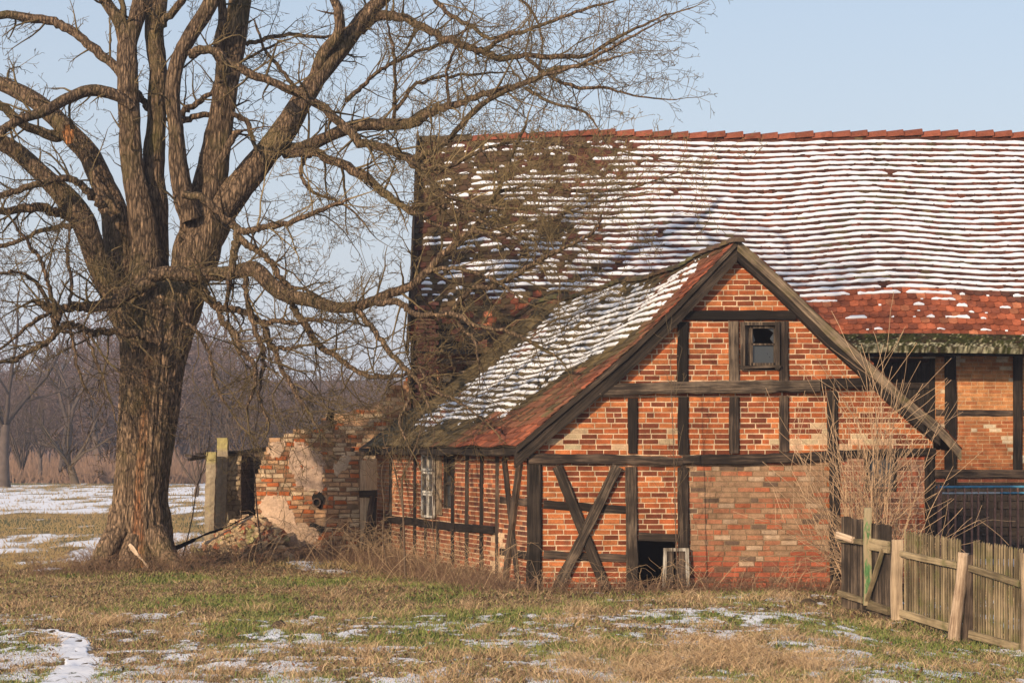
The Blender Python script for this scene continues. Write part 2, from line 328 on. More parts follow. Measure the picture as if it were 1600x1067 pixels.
# ---------------------------------------------------------------- bricks
def brick_wall(mb, place, z0, z1, lim, openings, pal, course=.083, blen=.25, mort=.013, rnd=None, proud=.007, jit=.003, mortcol=(.62, .52, .40), skip=None):
    """place(u,z,d)->world; lim(z)->(u0,u1); openings [(ua,ub,za,zb)]; pal(u,z,rnd)->brick colour"""
    k = 0; z = z0
    while z < z1-.01:
        zt = min(z+course, z1); zm = (z+zt)/2
        lo, hi = lim(zm)
        if hi > lo+.02:
            segs = [(lo, hi)]
            for (ua, ub, za, zb) in openings:
                if za < zm < zb:
                    ns = []
                    for (p, q) in segs:
                        if ub <= p or ua >= q: ns.append((p, q)); continue
                        if ua > p: ns.append((p, ua))
                        if ub < q: ns.append((ub, q))
                    segs = ns
            for (p, q) in segs:
                u = p-((k % 2)*.5+.1*rnd.random())*blen
                while u < q:
                    L = blen*(1+rnd.uniform(-.06, .06))*(.5 if rnd.random() < .12 else 1)
                    a = max(u, p); b = min(u+L, q); u += L
                    if b-a < .02: continue
                    mc = mortcol(a, zm) if callable(mortcol) else mortcol
                    f = rnd.uniform(.82, 1.08); mc = tuple(c*f for c in mc)
                    mb.add([place(a, z, 0), place(b, z, 0), place(b, zt, 0), place(a, zt, 0)], [(0, 1, 2, 3)], mc)
                    if skip and skip(.5*(a+b), zm, rnd): continue
                    c = pal(.5*(a+b), zm, rnd); d = proud+rnd.uniform(-.004, .004)
                    m = mort/2
                    J = lambda: rnd.uniform(-jit, jit)
                    q4 = [(a+m+J(), z+m+J()), (b-m+J(), z+m+J()), (b-m+J(), zt-m+J()), (a+m+J(), zt-m+J())]
                    if q4[1][0]-q4[0][0] < .008: continue
                    e = .004
                    fr = [place(x+(e if i in (0, 3) else -e), y+(e if i < 2 else -e), d) for i, (x, y) in enumerate(q4)]
                    bk = [place(x, y, -.002) for x, y in q4]
                    mb.add(fr+bk, [(0, 1, 2, 3), (4, 5, 1, 0), (5, 6, 2, 1), (6, 7, 3, 2), (7, 4, 0, 3)], c)
        z = zt; k += 1
def pal_orange(u, z, r):
    x = r.random()
    t = float(fbm(np.array([u*.9]), np.array([z*1.1]), 12, 3)[0])
    dk = .18+.9*max(0, t-.42)
    if x < dk: c = (.17, .052, .028)
    elif x < dk+.34: c = (.35, .103, .040)
    elif x < dk+.62: c = (.46, .165, .064)
    else: c = (.26, .076, .034)
    f = r.uniform(.8, 1.18); return (c[0]*f*.95, c[1]*f*.88, c[2]*f*.8)
def pal_dark(u, z, r):
    x = r.random()
    if x < .45: c = (.20, .070, .038)
    elif x < .8: c = (.32, .11, .05)
    else: c = (.13, .05, .034)
    if z > 1.55: c = tuple(v*1.35 for v in c)
    f = r.uniform(.8, 1.2); return tuple(v*f for v in c)
def pal_pale(u, z, r):
    x = r.random()
    if z < .55+.12*math.sin(u*3):
        c = (.34, .095, .05) if x < .6 else ((.24, .075, .045) if x < .85 else (.16, .09, .06))
    else:
        c = (.31, .19, .115) if x < .42 else ((.34, .145, .08) if x < .70 else ((.34, .11, .055) if x < .86 else ((.13, .085, .06) if x < .92 else (.40, .28, .19))))
    f = r.uniform(.84, 1.15); return tuple(v*f for v in c)
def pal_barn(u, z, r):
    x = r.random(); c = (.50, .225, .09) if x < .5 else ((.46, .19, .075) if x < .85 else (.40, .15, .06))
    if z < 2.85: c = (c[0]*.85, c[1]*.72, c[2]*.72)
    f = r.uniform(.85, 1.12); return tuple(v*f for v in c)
def pal_ruin(u, z, r):
    x = r.random(); t = float(fbm(np.array([u*1.6]), np.array([z*1.6]), 23, 3)[0])
    if x < .13+.9*max(0, t-.50): c = (.44, .13, .045)
    elif x < .46: c = (.46, .28, .16)
    elif x < .78: c = (.52, .39, .26)
    else: c = (.26, .13, .07)
    f = r.uniform(.8, 1.15); return tuple(v*f for v in c)

def timber(name, a, b, w, t, mat, parent, bulge=.006, seed=1, side=None, taper=0.0, label=None):
    """a hewn beam from a to b (world points), its own long axis along local Z"""
    a = Vector(a); b = Vector(b); d = b-a; L = d.length; d.normalize()
    u = Vector(side) if side else Vector((0, 1, 0)).cross(d)
    if u.length < 1e-3: u = Vector((1, 0, 0))
    u = (u-d*u.dot(d)).normalized(); v = d.cross(u)
    rot = Matrix((u, v, d)).transposed().to_quaternion()
    ns = max(3, int(L/.11)+1); V = []; Fc = []
    rr = random.Random(seed*7+3); ph = rr.random()*50
    ch = min(w, t)*.12
    for i in range(ns+1):
        z = L*i/ns; s = 1-taper*(i/ns)
        ox = (n1(z*1.3+ph, 1)-.5)*bulge*5; ww = w/2*s+(n1(z*4+ph, 2)-.5)*bulge*4; tt = t/2*s
        for (x, y) in ((-ww+ch, -tt), (ww-ch, -tt), (ww, -tt+ch), (ww, tt-ch), (ww-ch, tt), (-ww+ch, tt), (-ww, tt-ch), (-ww, -tt+ch)):
            V.append((x+ox+rr.uniform(-1, 1)*bulge*.6, y+rr.uniform(-1, 1)*bulge*.25, z))
    for i in range(ns):
        for j in range(8):
            p = i*8+j; q = i*8+(j+1) % 8
            Fc.append((p, q, q+8, p+8))
    Fc.append(tuple(range(7, -1, -1))); Fc.append(tuple(ns*8+j for j in range(8)))
    o = mk(name, V, Fc, mat, parent, None, False, loc=a, rot=rot)
    if label: o['label'] = label
    return o
# ---------------------------------------------------------------- tiles and snow on roofs
def tiles(mb, pt, L, s0, s1, expo, tw, rnd, colf, lift=.028, missing=None, seed=1):
    """pt(t,s)->(point, normal) with t metres up the slope from the eave"""
    nc = int(L/expo)
    for k in range(nc+1):
        t0 = k*expo-.03; t1 = min(t0+expo*1.45, L)
        s = s0-(.5*tw if k % 2 else 0)
        while s < s1:
            a = max(s, s0); b = min(s+tw-.004, s1); s += tw
            if b-a < .03: continue
            if missing and missing(.5*(a+b), t0): continue
            dt = rnd.uniform(-.008, .008); dl = rnd.uniform(-.004, .007); sk = rnd.uniform(-.006, .006)
            c = colf(.5*(a+b), t0+.1, rnd)
            mid = .5*(a+b); hw = .5*(b-a)
            arc = [(-1, .045), (-.72, .012), (0, 0), (.72, .012), (1, .045)]
            top = []; low = []
            for (x, y) in arc:
                p, nrm = pt(max(-.05, t0+dt+y+sk*x), mid+hw*x)
                top.append(p+nrm*(lift+dl)); low.append(p+nrm*(lift+dl-.015))
            pa, na = pt(t1, a); pb, nb = pt(t1, b)
            vs = [tuple(pa+na*.006), tuple(pb+nb*.006)]+[tuple(p) for p in top[::-1]]+[tuple(p) for p in low[::-1]]
            fs = [(1, 0, 6, 5, 4, 3, 2)]+[(2+i, 3+i, 8+i, 7+i) for i in range(4)]
            mb.add(vs, fs, c)
def snow_courses(pt, L, s0, s1, expo, maskf, lift=.03, ds=.045, hgt=.022, wide=(.10, .62), seed=5):
    V = []; Fc = []; nc = int(L/expo)
    S = np.arange(s0, s1, ds)
    for k in range(1, nc+1):
        t0 = k*expo-.03
        m = maskf(S, t0)+(fbm(S*2.3, np.full_like(S, k*1.7), seed, 4)-.5)*.9+(fbm(S*8.0, np.full_like(S, k*1.9), seed+9, 2)-.5)*.75
        wv = fbm(S*5.0, np.full_like(S, k*2.3), seed+3, 3); wl = fbm(S*5.5, np.full_like(S, k*3.1), seed+6, 3)
        on = m > 0; prev = None
        for i, s in enumerate(S):
            if not on[i]: prev = None; continue
            g = min(1.0, .35+m[i]*3.0)
            tail = 1.0 if (i and i+1 < len(S) and on[i-1] and on[i+1]) else .35
            lo = t0+expo*(wide[0]+.16*(wl[i]-.5)); hi = t0+expo*(wide[0]+(wide[1]+.45*(wv[i]-.5))*g*(.5+.5*tail))
            h = hgt*(.6+.8*wv[i])*g*tail
            b = len(V)
            for (t, hh) in ((lo-.004, -.012), (lo, h*.9), (.55*lo+.45*hi, h*1.15), (hi, h*.5), (hi+.012, -.012)):
                p, nrm = pt(max(0, t), float(s)); V.append(tuple(p+nrm*(lift+hh)))
            if prev is not None:
                for j in range(4): Fc.append((prev+j, b+j, b+j+1, prev+j+1))
            prev = b
    return V, Fc
# ---------------------------------------------------------------- the half-timbered shed
SK = -.2595; SL = 11.9
def SH(u, s, z): return (u+SK*s, 40+s, z)
shed = thing('half_timbered_shed', (3.4, 40, 0), 'small half-timbered brick shed, its gable facing the camera and snow on its left roof slope', 'shed')
LP = [(.03, 2.27), (.51, 2.68), (1.25, 3.29), (2.02, 3.96), (2.50, 4.45), (3.47, 5.48)]
RP = [(3.47, 5.48), (4.01, 5.01), (4.79, 4.23), (5.60, 3.50), (6.11, 3.00), (6.70, 2.54), (6.95, 2.22)]
def prof(P, n=60):
    P = np.array(P); d = np.r_[0, np.cumsum(np.hypot(*(P[1:]-P[:-1]).T))]
    t = np.linspace(0, d[-1], n); u = np.interp(t, d, P[:, 0]); z = np.interp(t, d, P[:, 1])
    k = np.array([1, 2, 3, 2, 1])/9.0
    up = np.convolve(np.pad(u, 2, mode='reflect', reflect_type='odd'), k, 'valid'); zp = np.convolve(np.pad(z, 2, mode='reflect', reflect_type='odd'), k, 'valid')
    return t, up, zp, d[-1]
tL, uL, zL, LL = prof(LP); tR, uR, zR, LR = prof(RP[::-1])
def sag(r, s): return -r*.34*(1-math.exp(-max(0, s)/2.6))+.03*math.sin(s*1.3)*r+.018*math.sin(s*2.9+r*4)
def shed_pt(tt, uu, zz, Lr, flip):
    sk = Vector((SK, 1, 0)).normalized()
    def f(t, s):
        t = min(max(t, 0), Lr); u = float(np.interp(t, tt, uu)); z = float(np.interp(t, tt, zz))
        e = .05; t2 = min(t+e, Lr); t1 = t2-e
        du = float(np.interp(t2, tt, uu)-np.interp(t1, tt, uu)); dz = float(np.interp(t2, tt, zz)-np.interp(t1, tt, zz))
        nrm = Vector((du, 0, dz)).cross(sk)
        if nrm.z < 0: nrm = -nrm
        p = Vector(SH(u, s, z+sag(t/Lr, s))); return p, nrm.normalized()
    return f
ptL = shed_pt(tL, uL, zL, LL, 1); ptR = shed_pt(tR, uR, zR, LR, -1)
rnd = random.Random(11)
# gable wall (brick infill), right wall, rear
rakeL = lambda z: float(np.interp(z, zL, uL)); rakeR = lambda z: float(np.interp(z, zR, uR))
UR = 6.58
def gab_lim(z):
    if z < 2.25: return (.32, UR)
    return (max(.32, rakeL(z+.10)), min(UR, rakeR(z+.10)))
def gab_pal(u, z, r):
    if 2.70 < u < 4.98 and z < 2.08: return pal_pale(u, z, r)
    if 5.1 < u < 6.5 and z < 2.1:
        c = pal_pale(u, z+.8, r); return (c[0]*.8, c[1]*.62, c[2]*.62)
    c = pal_orange(u, z, r)
    if u > 4.9 and z < 3.2: c = tuple(v*.82 for v in c)
    if z < .35: c = (c[0]*.95, c[1]*.75, c[2]*.75)
    t = float(fbm(np.array([u*1.1+3]), np.array([z*1.7]), 66, 3)[0])
    if 2.2 < z < 2.45+.5*(t-.5) and t > .55 and r.random() < .4: c = (.48*r.uniform(.8, 1.1), .32, .20)
    return c
def gab_mort(u, z):
    if 2.66 < u < 4.98 and z < 2.08: return (.25, .17, .10) if z > .5 else (.20, .11, .07)
    if u > 5.1 and z < 2.1: return (.42, .28, .2)
    return (.60, .45, .30)
G_OP = [(1.96, 2.56, 0, .80), (3.62, 4.20, 3.50, 4.20), (5.52, 6.0, 1.62, 2.20)]
mb = MB()
brick_wall(mb, lambda u, z, d: (u, 40-d, z), -.1, 5.2, gab_lim, G_OP, gab_pal, rnd=rnd, mort=.0135, mortcol=gab_mort)
for (ua, ub, za, zb) in G_OP:       # reveals
    for q in ([(ua, za), (ua, zb)], [(ub, zb), (ub, za)], [(ua, zb), (ub, zb)], [(ub, za), (ua, za)]):
        (x0, y0), (x1, y1) = q
        mb.add([(x0, 40, y0), (x1, 40, y1), (x1, 40.16, y1), (x0, 40.16, y0)], [(0, 1, 2, 3)], (.2, .1, .07))
mb.build('gable_wall', M['brick'], shed)
S_OP = [(5.28, 5.94, 1.16, 2.12)]
mb = MB(); rnd = random.Random(12)
def side_pal(u, z, r):
    c = pal_dark(u, z, r)
    if u < 1.9 and z > 1.5: c = tuple(v*1.3 for v in pal_orange(u, z, r))
    if 1.75 < u < 2.5 and z < .85: c = (.60, .42, .27) if r.random() < .6 else (.45, .22, .12)
    if u > 9.9 and 1.0 < z: c = (.52, .24, .12)
    if z < .4 and r.random() < .6: c = (c[0]*1.3, c[1]*.9, c[2]*.8)
    return c
# the wall faces left: outward normal of the skewed side
nrmS = Vector((-1, SK, 0)).normalized()
def SW(s, z, d): 
    p = SH(.32, s, z); return (p[0]+nrmS.x*d, p[1]+nrmS.y*d, z)
brick_wall(mb, lambda u, z, d: SW(u, z, d), -.1, 2.16, lambda z: (.0, SL), S_OP, side_pal, blen=.31, rnd=rnd, mort=.015, mortcol=(.60, .44, .29), course=.080)
for (ua, ub, za, zb) in S_OP:
    for q in ([(ua, za), (ua, zb)], [(ub, zb), (ub, za)], [(ua, zb), (ub, zb)], [(ub, za), (ua, za)]):
        (x0, y0), (x1, y1) = q
        mb.add([SW(x0, y0, 0), SW(x1, y1, 0), SW(x1, y1, -.16), SW(x0, y0, -.16)], [(0, 1, 2, 3)], (.2, .1, .07))
mb.build('side_wall', M['brick'], shed)
mb = MB(); rnd = random.Random(13)
brick_wall(mb, lambda u, z, d: (UR+SK*u+d, 40+u, z), -.1, 2.3, lambda z: (0, SL), [], pal_orange, rnd=rnd, mortcol=(.5, .38, .28))
mb.build('rear_side_wall', M['brick'], shed)
# near-black floor and sheet paint the unlit room's darkness behind the openings
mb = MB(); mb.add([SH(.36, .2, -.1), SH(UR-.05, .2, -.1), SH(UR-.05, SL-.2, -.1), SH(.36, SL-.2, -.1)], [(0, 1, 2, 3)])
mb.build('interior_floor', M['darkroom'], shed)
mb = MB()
mb.add([(.5, 41.6, 0), (6.4, 41.6, 0), (6.4, 41.6, 2.2), (3.47, 41.6, 4.9), (.5, 41.6, 2.2)], [(0, 1, 2, 3, 4)]); mb.build('dark_backing', M['darkroom'], shed)
# stone plinth under the side wall and sill beam under the gable
mb = MB(); rr = random.Random(4)
s = 0.3
while s < SL-1:
    l_ = rr.uniform(.5, 1.1); e = min(s+l_, SL)
    c = rr.uniform(.8, 1.1); c = (.26*c, .20*c, .155*c)
    p = [SW(s, -.15, .05), SW(e, -.15, .05), SW(e, .10+rr.uniform(-.02, .02), .05), SW(s, .10+rr.uniform(-.02, .02), .05)]
    q = [SW(s, -.15, -.02), SW(e, -.15, -.02), SW(e, .11, -.02), SW(s, .11, -.02)]
    mb.add(p+q, [(0, 1, 2, 3), (3, 2, 6, 7), (0, 3, 7, 4), (1, 5, 6, 2)], c); s = e+.012
mb.build('plinth', M['stone'], shed)
# --- timbers of the gable, px given on the gable plane (100 px per metre)
def gp(x, y, d=.0): return ((x-800)*.01, 40-d, CAMZ+(700-y)*.01)
def gtim(name, x0, y0, x1, y1, w, mat='timber', d=.03, t=.12, seed=1, **k):
    a = Vector(gp(x0, y0, d-t/2)); b = Vector(gp(x1, y1, d-t/2))
    return timber(name, a, b, w, t, M[mat], shed, seed=seed, **k)
gtim('corner_post', 834, 936, 836, 716, .235, 'timber_black', d=.055, t=.22, seed=2)
gtim('tie_beam', 826, 715, 1066, 720.5, .155, 'timber', d=.085, t=.2, seed=3, bulge=.012)
gtim('tie_beam', 1066.3, 720, 1318, 711, .150, 'timber', d=.087, t=.2, seed=4, bulge=.012)
gtim('tie_beam', 1318.3, 710, 1462, 706, .12, 'timber_black', d=.06, t=.18, seed=5)
gtim('post', 987.5, 930, 986.5, 729, .185, 'timber_grey', d=.045, seed=6)
gtim('post', 1068, 925, 1067, 730, .175, 'timber', d=.043, seed=7)
gtim('post', 1304, 930, 1303, 720, .16, 'timber_black', d=.045, seed=8)
gtim('corner_post', 1453, 925, 1452, 714, .15, 'timber_black', d=.05, seed=9)
gtim('rail', 849, 787, 978, 797, .135, 'timber', d=.02, seed=10)
gtim('rail', 849, 866, 978, 872, .135, 'timber', d=.021, seed=11)
gtim('brace', 871, 728, 950, 929, .165, 'timber_grey', d=.052, t=.1, seed=12)
gtim('brace', 965, 728, 866, 927, .165, 'timber_grey', d=.078, t=.1, seed=13)
gtim('sill_beam', 842, 932, 1000, 935, .13, 'timber', d=.07, t=.2, seed=14)
gtim('lintel', 997.5, 838, 1058, 840, .13, 'timber_grey', d=.03, seed=15)
gtim('post', 988.5, 708, 988.5, 622, .155, 'timber', d=.04, seed=16)
gtim('post', 1068, 710, 1067.5, 620, .165, 'timber', d=.042, seed=17)
gtim('post', 1067, 598, 1067, 503, .175, 'timber_black', d=.042, seed=18)
gtim('post', 1147.5, 708, 1147.5, 620, .160, 'timber', d=.041, seed=19)
gtim('post', 1147, 598, 1146.5, 502, .165, 'timber_grey', d=.041, seed=20)
gtim('post', 1225, 706, 1225, 618, .155, 'timber', d=.04, seed=21)
gtim('post', 1224.5, 597, 1224, 502, .15, 'timber', d=.04, seed=22)
gtim('post', 1301.5, 705, 1300, 612, .165, 'timber_black', d=.04, seed=23)
gtim('cross_beam', 926, 609, 1280, 603, .195, 'timber_grey', d=.135, t=.22, seed=24, bulge=.01)
gtim('cross_beam', 1280.4, 600, 1366, 598, .155, 'timber', d=.12, t=.2, seed=25)
gtim('collar_beam', 1060, 493, 1243, 493, .15, 'timber_black', d=.06, t=.16, seed=26)
# --- timbers of the side wall, px -> distance along the wall
def s_of(x): return (1200-40*(x-800.0))/((x-800.0)+1038)
def stim(name, s0, z0, s1, z1, w, mat='timber', d=.025, t=.12, seed=1):
    a = Vector(SW(s0, z0, d-t/2)); b = Vector(SW(s1, z1, d-t/2))
    return timber(name, a, b, w, t, M[mat], shed, seed=seed, side=(SK*1.0, 1, 0) if abs(z1-z0) > abs(s1-s0) else (0, 0, 1))
for i, x in enumerate((609, 647, 706, 728, 751, 775)):
    s = s_of(x); stim('stud', s, .0, s-.05, 2.12, .22 if i != 5 else .17, 'timber' if i % 3 else 'timber_grey', seed=30+i)
for i, x in enumerate((626, 664, 683)):
    s = s_of(x); stim('stud', s, .0, s, .80, .17, 'timber', seed=40+i)
stim('rail', 11.0, .86, 5.0, .86, .14, 'timber', d=.04, seed=46); stim('rail', 4.95, .86, 2.25, .90, .14, 'timber', d=.04, seed=47)
stim('rail', 1.95, 1.40, .2, 1.40, .12, 'timber', d=.02, seed=48); stim('rail', 1.95, .56, .2, .56, .12, 'timber', d=.02, seed=49)
stim('brace', 1.65, 2.1, .75, .05, .20, 'timber', d=.045, seed=50); stim('brace', .60, 2.1, 1.55, .05, .20, 'timber', d=.07, seed=51)
o = timber('wall_plate', Vector(SH(.16, -.05, 2.19)), Vector(SH(.16, 12.3, 2.19)), .13, .20, M['timber_grey'], shed, seed=52, side=(0, 0, 1), bulge=.01)
# eave board with ragged lower edge
# --- window in the gable: recessed old frame, two panes, the upper one broken
def frame(name, pts, parent, mat, w, t, seed=1):
    rr = random.Random(seed); mbx = MB()
    for a, b in pts: mbx.bar(a, b, w, t)
    return mbx.build(name, mat, parent)
wp = lambda x, y, d: gp(x, y, d)
win = MB()
for a, b in (((1160, 503), (1160, 577)), ((1214, 503), (1214, 577))): win.bar(wp(*a, .02), wp(*b, .02), .07, .12)
win.bar(wp(1156, 506, .018), wp(1218, 506, .018), .05, .12)
win = win.build('window', M['timber_grey'], shed)
f = MB()
f.box((3.60, 40.01, 3.55), (3.73, 40.05, 4.16)); f.build('side_board', M['timber_grey'], win)
f = MB()
for a, b in (((1174, 509), (1174, 571)), ((1211, 509), (1211, 571)), ((1174, 511), (1211, 511)), ((1174, 569), (1211, 569)), ((1174, 538), (1211, 538))):
    f.bar(wp(*a, -.005), wp(*b, -.005), .042 if a[1] != 538 else .025, .05)
f.build('frame', M['timber_grey'], win)
f = MB(); f.add([wp(1176, 567, -.02), wp(1209, 567, -.02), wp(1209, 540, -.02), wp(1176, 540, -.02)], [(0, 1, 2, 3)])
f.add([wp(1176, 537, -.02), wp(1180, 532, -.02), wp(1177, 522, -.02), wp(1176, 514, -.02)], [(0, 1, 2, 3)]); f.add([wp(1209, 537, -.02), wp(1209, 520, -.02), wp(1203, 529, -.02)], [(0, 1, 2)])
f.add([wp(1199, 513, -.02), wp(1209, 513, -.02), wp(1209, 520, -.02), wp(1205, 517, -.02)], [(0, 1, 2, 3)])
f.build('pane', M['glass'], win)
timber('sill', wp(1156, 574.5, .045), wp(1219, 573, .045), .045, .1, M['timber_grey'], win, seed=61, side=(0, 0, 1))
# small dark window low at the right of the gable
w2 = MB()
for a, b in (((1354, 704), (1354, 763)), ((1398, 704), (1398, 763)), ((1352, 765), (1400, 765))): w2.bar(wp(*a, -.02), wp(*b, -.02), .05, .08)
w2 = w2.build('window', M['timber_black'], shed); f = MB(); f.add([wp(1354, 763, -.05), wp(1398, 763, -.05), wp(1398, 704, -.05), wp(1354, 704, -.05)], [(0, 1, 2, 3)]); f.build('pane', M['glass'], w2)
# side window
w3 = MB()
for s in (5.31, 5.91): w3.bar(SW(s, 1.16, -.03), SW(s, 2.12, -.03), .07, .08, side=(SK, 1, 0))
for z in (1.19, 1.62, 2.09): w3.bar(SW(5.31, z, -.035), SW(5.91, z, -.035), .05, .06, side=(0, 0, 1))
w3 = w3.build('window', M['timber_grey'], shed)
f = MB(); f.add([SW(5.91, 1.2, -.05), SW(5.31, 1.2, -.05), SW(5.31, 1.75, -.05), SW(5.91, 1.75, -.05)], [(0, 1, 2, 3)]); f.build('pane', M['glass'], w3)
f = MB(); f.box((0, 0, 0), (.01, .01, .01)); 
w3b = timber('window_board', SW(6.2, 1.05, .03), SW(6.2, 2.13, .03), .34, .04, M['plank'], w3, seed=63, side=(SK, 1, 0))
# old white lattice shutter fixed left of it
sh = MB()
for s in (6.50, 6.95, 7.40): sh.bar(SW(s, .98, .06), SW(s, 2.13, .06), .085, .035, side=(SK, 1, 0))
for z in (1.0, 1.40, 1.45, 1.80, 1.86, 2.12): sh.bar(SW(6.46, z, .062), SW(7.44, z, .062), .04, .035, side=(0, 0, 1))
sh = sh.build('window_sash', M['whitewood'], shed); f = MB(); f.add([SW(7.4, 1, .05), SW(6.5, 1, .05), SW(6.5, 2.1, .05), SW(7.4, 2.1, .05)], [(0, 1, 2, 3)]); f.build('pane', M['glass'], sh)
# boarded door at the far end of the side wall
dr = MB(); DY = 50.35
for x0, x1, zt in ((562.5, 572, 2.02), (572.6, 580, 2.06), (580.6, 589, 2.04)):
    dr.box(((x0-800)*DY/F, DY, .0), ((x1-800)*DY/F, DY+.035, zt), (1, 1, 1), .006)
dr = dr.build('board_door', M['plank'], shed)
timber('crossboard', ((561-800)*DY/F, DY-.02, 1.34), ((590-800)*DY/F, DY-.02, 1.36), .13, .03, M['timber_grey'], dr, seed=64, side=(0, 0, 1))
# --- barge boards and rafters, front rake
def rake_strip(P, s, off0, off1, t, n=26, rag=.006, seed=3):
    Pa = np.array(P); d = np.r_[0, np.cumsum(np.hypot(*(Pa[1:]-Pa[:-1]).T))]; q = np.linspace(0, d[-1], n)
    us = np.interp(q, d, Pa[:, 0]); zs = np.interp(q, d, Pa[:, 1]); V = []; Fc = []; rr = random.Random(seed)
    for i in range(n):
        a = off0+rr.uniform(-rag, rag); b = off1+rr.uniform(-rag, rag)
        for (dz, dy) in ((a, 0), (b, 0), (b, t), (a, t)): V.append(SH(us[i], s+dy, zs[i]+dz))
    for i in range(n-1):
        for j in range(4): p = i*4+j; r_ = i*4+(j+1) % 4; Fc.append((p, r_, r_+4, p+4))
    Fc += [(0, 1, 2, 3), tuple((n-1)*4+j for j in (3, 2, 1, 0))]
    return V, Fc
def oriented_strip(name, P, s, off0, off1, t, mat, seed):
    # split into straight boards so the grain runs along each
    V, Fc = rake_strip(P, s, off0, off1, t, seed=seed)
    a = Vector(SH(P[0][0], s, P[0][1])); b = Vector(SH(P[-1][0], s, P[-1][1])); d = (b-a).normalized()
    u = Vector((0, 1, 0)).cross(d).normalized(); v = d.cross(u); Mt = Matrix((u, v, d))
    Vl = [tuple(Mt @ (Vector(x)-a)) for x in V]
    return mk(name, Vl, Fc, mat, shed, None, False, loc=a, rot=Mt.transposed().to_quaternion())
PL = list(zip(uL[::6], zL[::6]))+[(uL[-1], zL[-1])]; PR = list(zip(uR[::6], zR[::6]))+[(uR[-1], zR[-1])]
oriented_strip('barge_board', PL, -.17, .015, -.085, .03, M['timber_grey'], 3)  # darker wood than the right board: its shade is put into the colour
oriented_strip('barge_board', PR, -.17, .02, -.17, .03, M['barge'], 4)
oriented_strip('rafter', PL, -.137, -.06, -.33, .12, M['timber_black'], 5)
oriented_strip('rafter', PR[1:], -.137, -.10, -.30, .12, M['timber_black'], 6)
# --- roof: tiles on both slopes over a board deck, ridge caps, snow
def shed_colL(s, t, r):
    edge = max(0, 1-(s+.3)/1.5); low = max(0, 1-t/.75); x = r.random()
    t2 = float(fbm(np.array([s*.6]), np.array([t*1.2]), 71, 3)[0])
    red = edge*.55+low*.9*max(0, 1-s/8)+.15+(t2-.5)*1.0
    if red > .6: c = (.30, .095, .05) if x < .5 else (.20, .072, .042)
    elif red > .3: c = (.20, .085, .048) if x < .6 else (.15, .085, .045)
    else: c = (.13, .095, .045) if x < .6 else (.10, .075, .04)
    f = r.uniform(.55, 1.35); return tuple(v*f for v in c)
roof = MB()
for (tt, uu, zz) in ((tL, uL, zL), (tR, uR, zR)):       # deck
    n = len(tt); ns_ = 14; b = len(roof.v); V = []
    Lr = tt[-1]
    for i in range(n):
        for j in range(ns_+1):
            s = -.13+(SL+.3)*j/ns_; V.append(SH(uu[i], s, zz[i]+sag(tt[i]/Lr, s)-.012))
    roof.add(V, [(i*(ns_+1)+j, i*(ns_+1)+j+1, (i+1)*(ns_+1)+j+1, (i+1)*(ns_+1)+j) for i in range(n-1) for j in range(ns_)], (.06, .045, .03))
roof = roof.build('roof', M['tile'], shed)
mb = MB(); rnd = random.Random(21)
tiles(mb, ptL, LL, -.17, SL+.2, .175, .17, rnd, shed_colL, missing=lambda s, t: (s > 11.2 and fbm(np.array([s*3.]), np.array([t*3.]), 5, 2)[0] > .52))
mb.build('roof_tiles', M['tile'], roof)
mb = MB(); tiles(mb, ptR, LR, -.17, SL+.2, .175, .17, rnd, shed_colL); mb.build('roof_tiles', M['tile'], roof)
mb = MB()
for k in range(36):        # ridge caps
    s = -.27+k*.33; a = Vector(SH(3.47, s, 5.5+sag(1, s)+.012)); b = Vector(SH(3.47, s+.36, 5.5+sag(1, s+.36)+.03)); V = []
    for p, r_ in ((a, .085), (b, .10)):
        for j in range(7): an = math.pi*j/6; V.append((p.x+r_*math.cos(an), p.y, p.z-.05+r_*math.sin(an)*.9))
    mb.add(V, [(j, j+1, j+8, j+7) for j in range(6)]+[tuple(range(6, -1, -1))], tuple(c*rnd.uniform(.7, 1.1) for c in (.13, .095, .055)))
mb.build('ridge_caps', M['tile'], roof)
def shed_snow(S, t):
    up = sstep(.55, 1.1, t+np.clip(S-3, 0, 9)*.06-np.zeros_like(S))*(1-sstep(LL-.55, LL-.1, t)*.5*sstep(6, 3, S))
    fr = sstep(.25+2.2*float(sstep(3.4, 1.2, t)), .9+3.0*float(sstep(3.2, 1.0, t)), S); rear = 1-sstep(8.6, 10.4, S)
    return np.minimum(up, np.minimum(fr, rear))*1.0-.66+.5*(fbm(S*.9, np.full_like(S, t*2.0), 55, 3)-.5)
V, Fc = snow_courses(ptL, LL, -.2, 10.9, .175, shed_snow, hgt=.017, wide=(.02, .38), ds=.05, seed=5)
o = mk('roof_snow', V, Fc, M['snow'], roof, None, True)
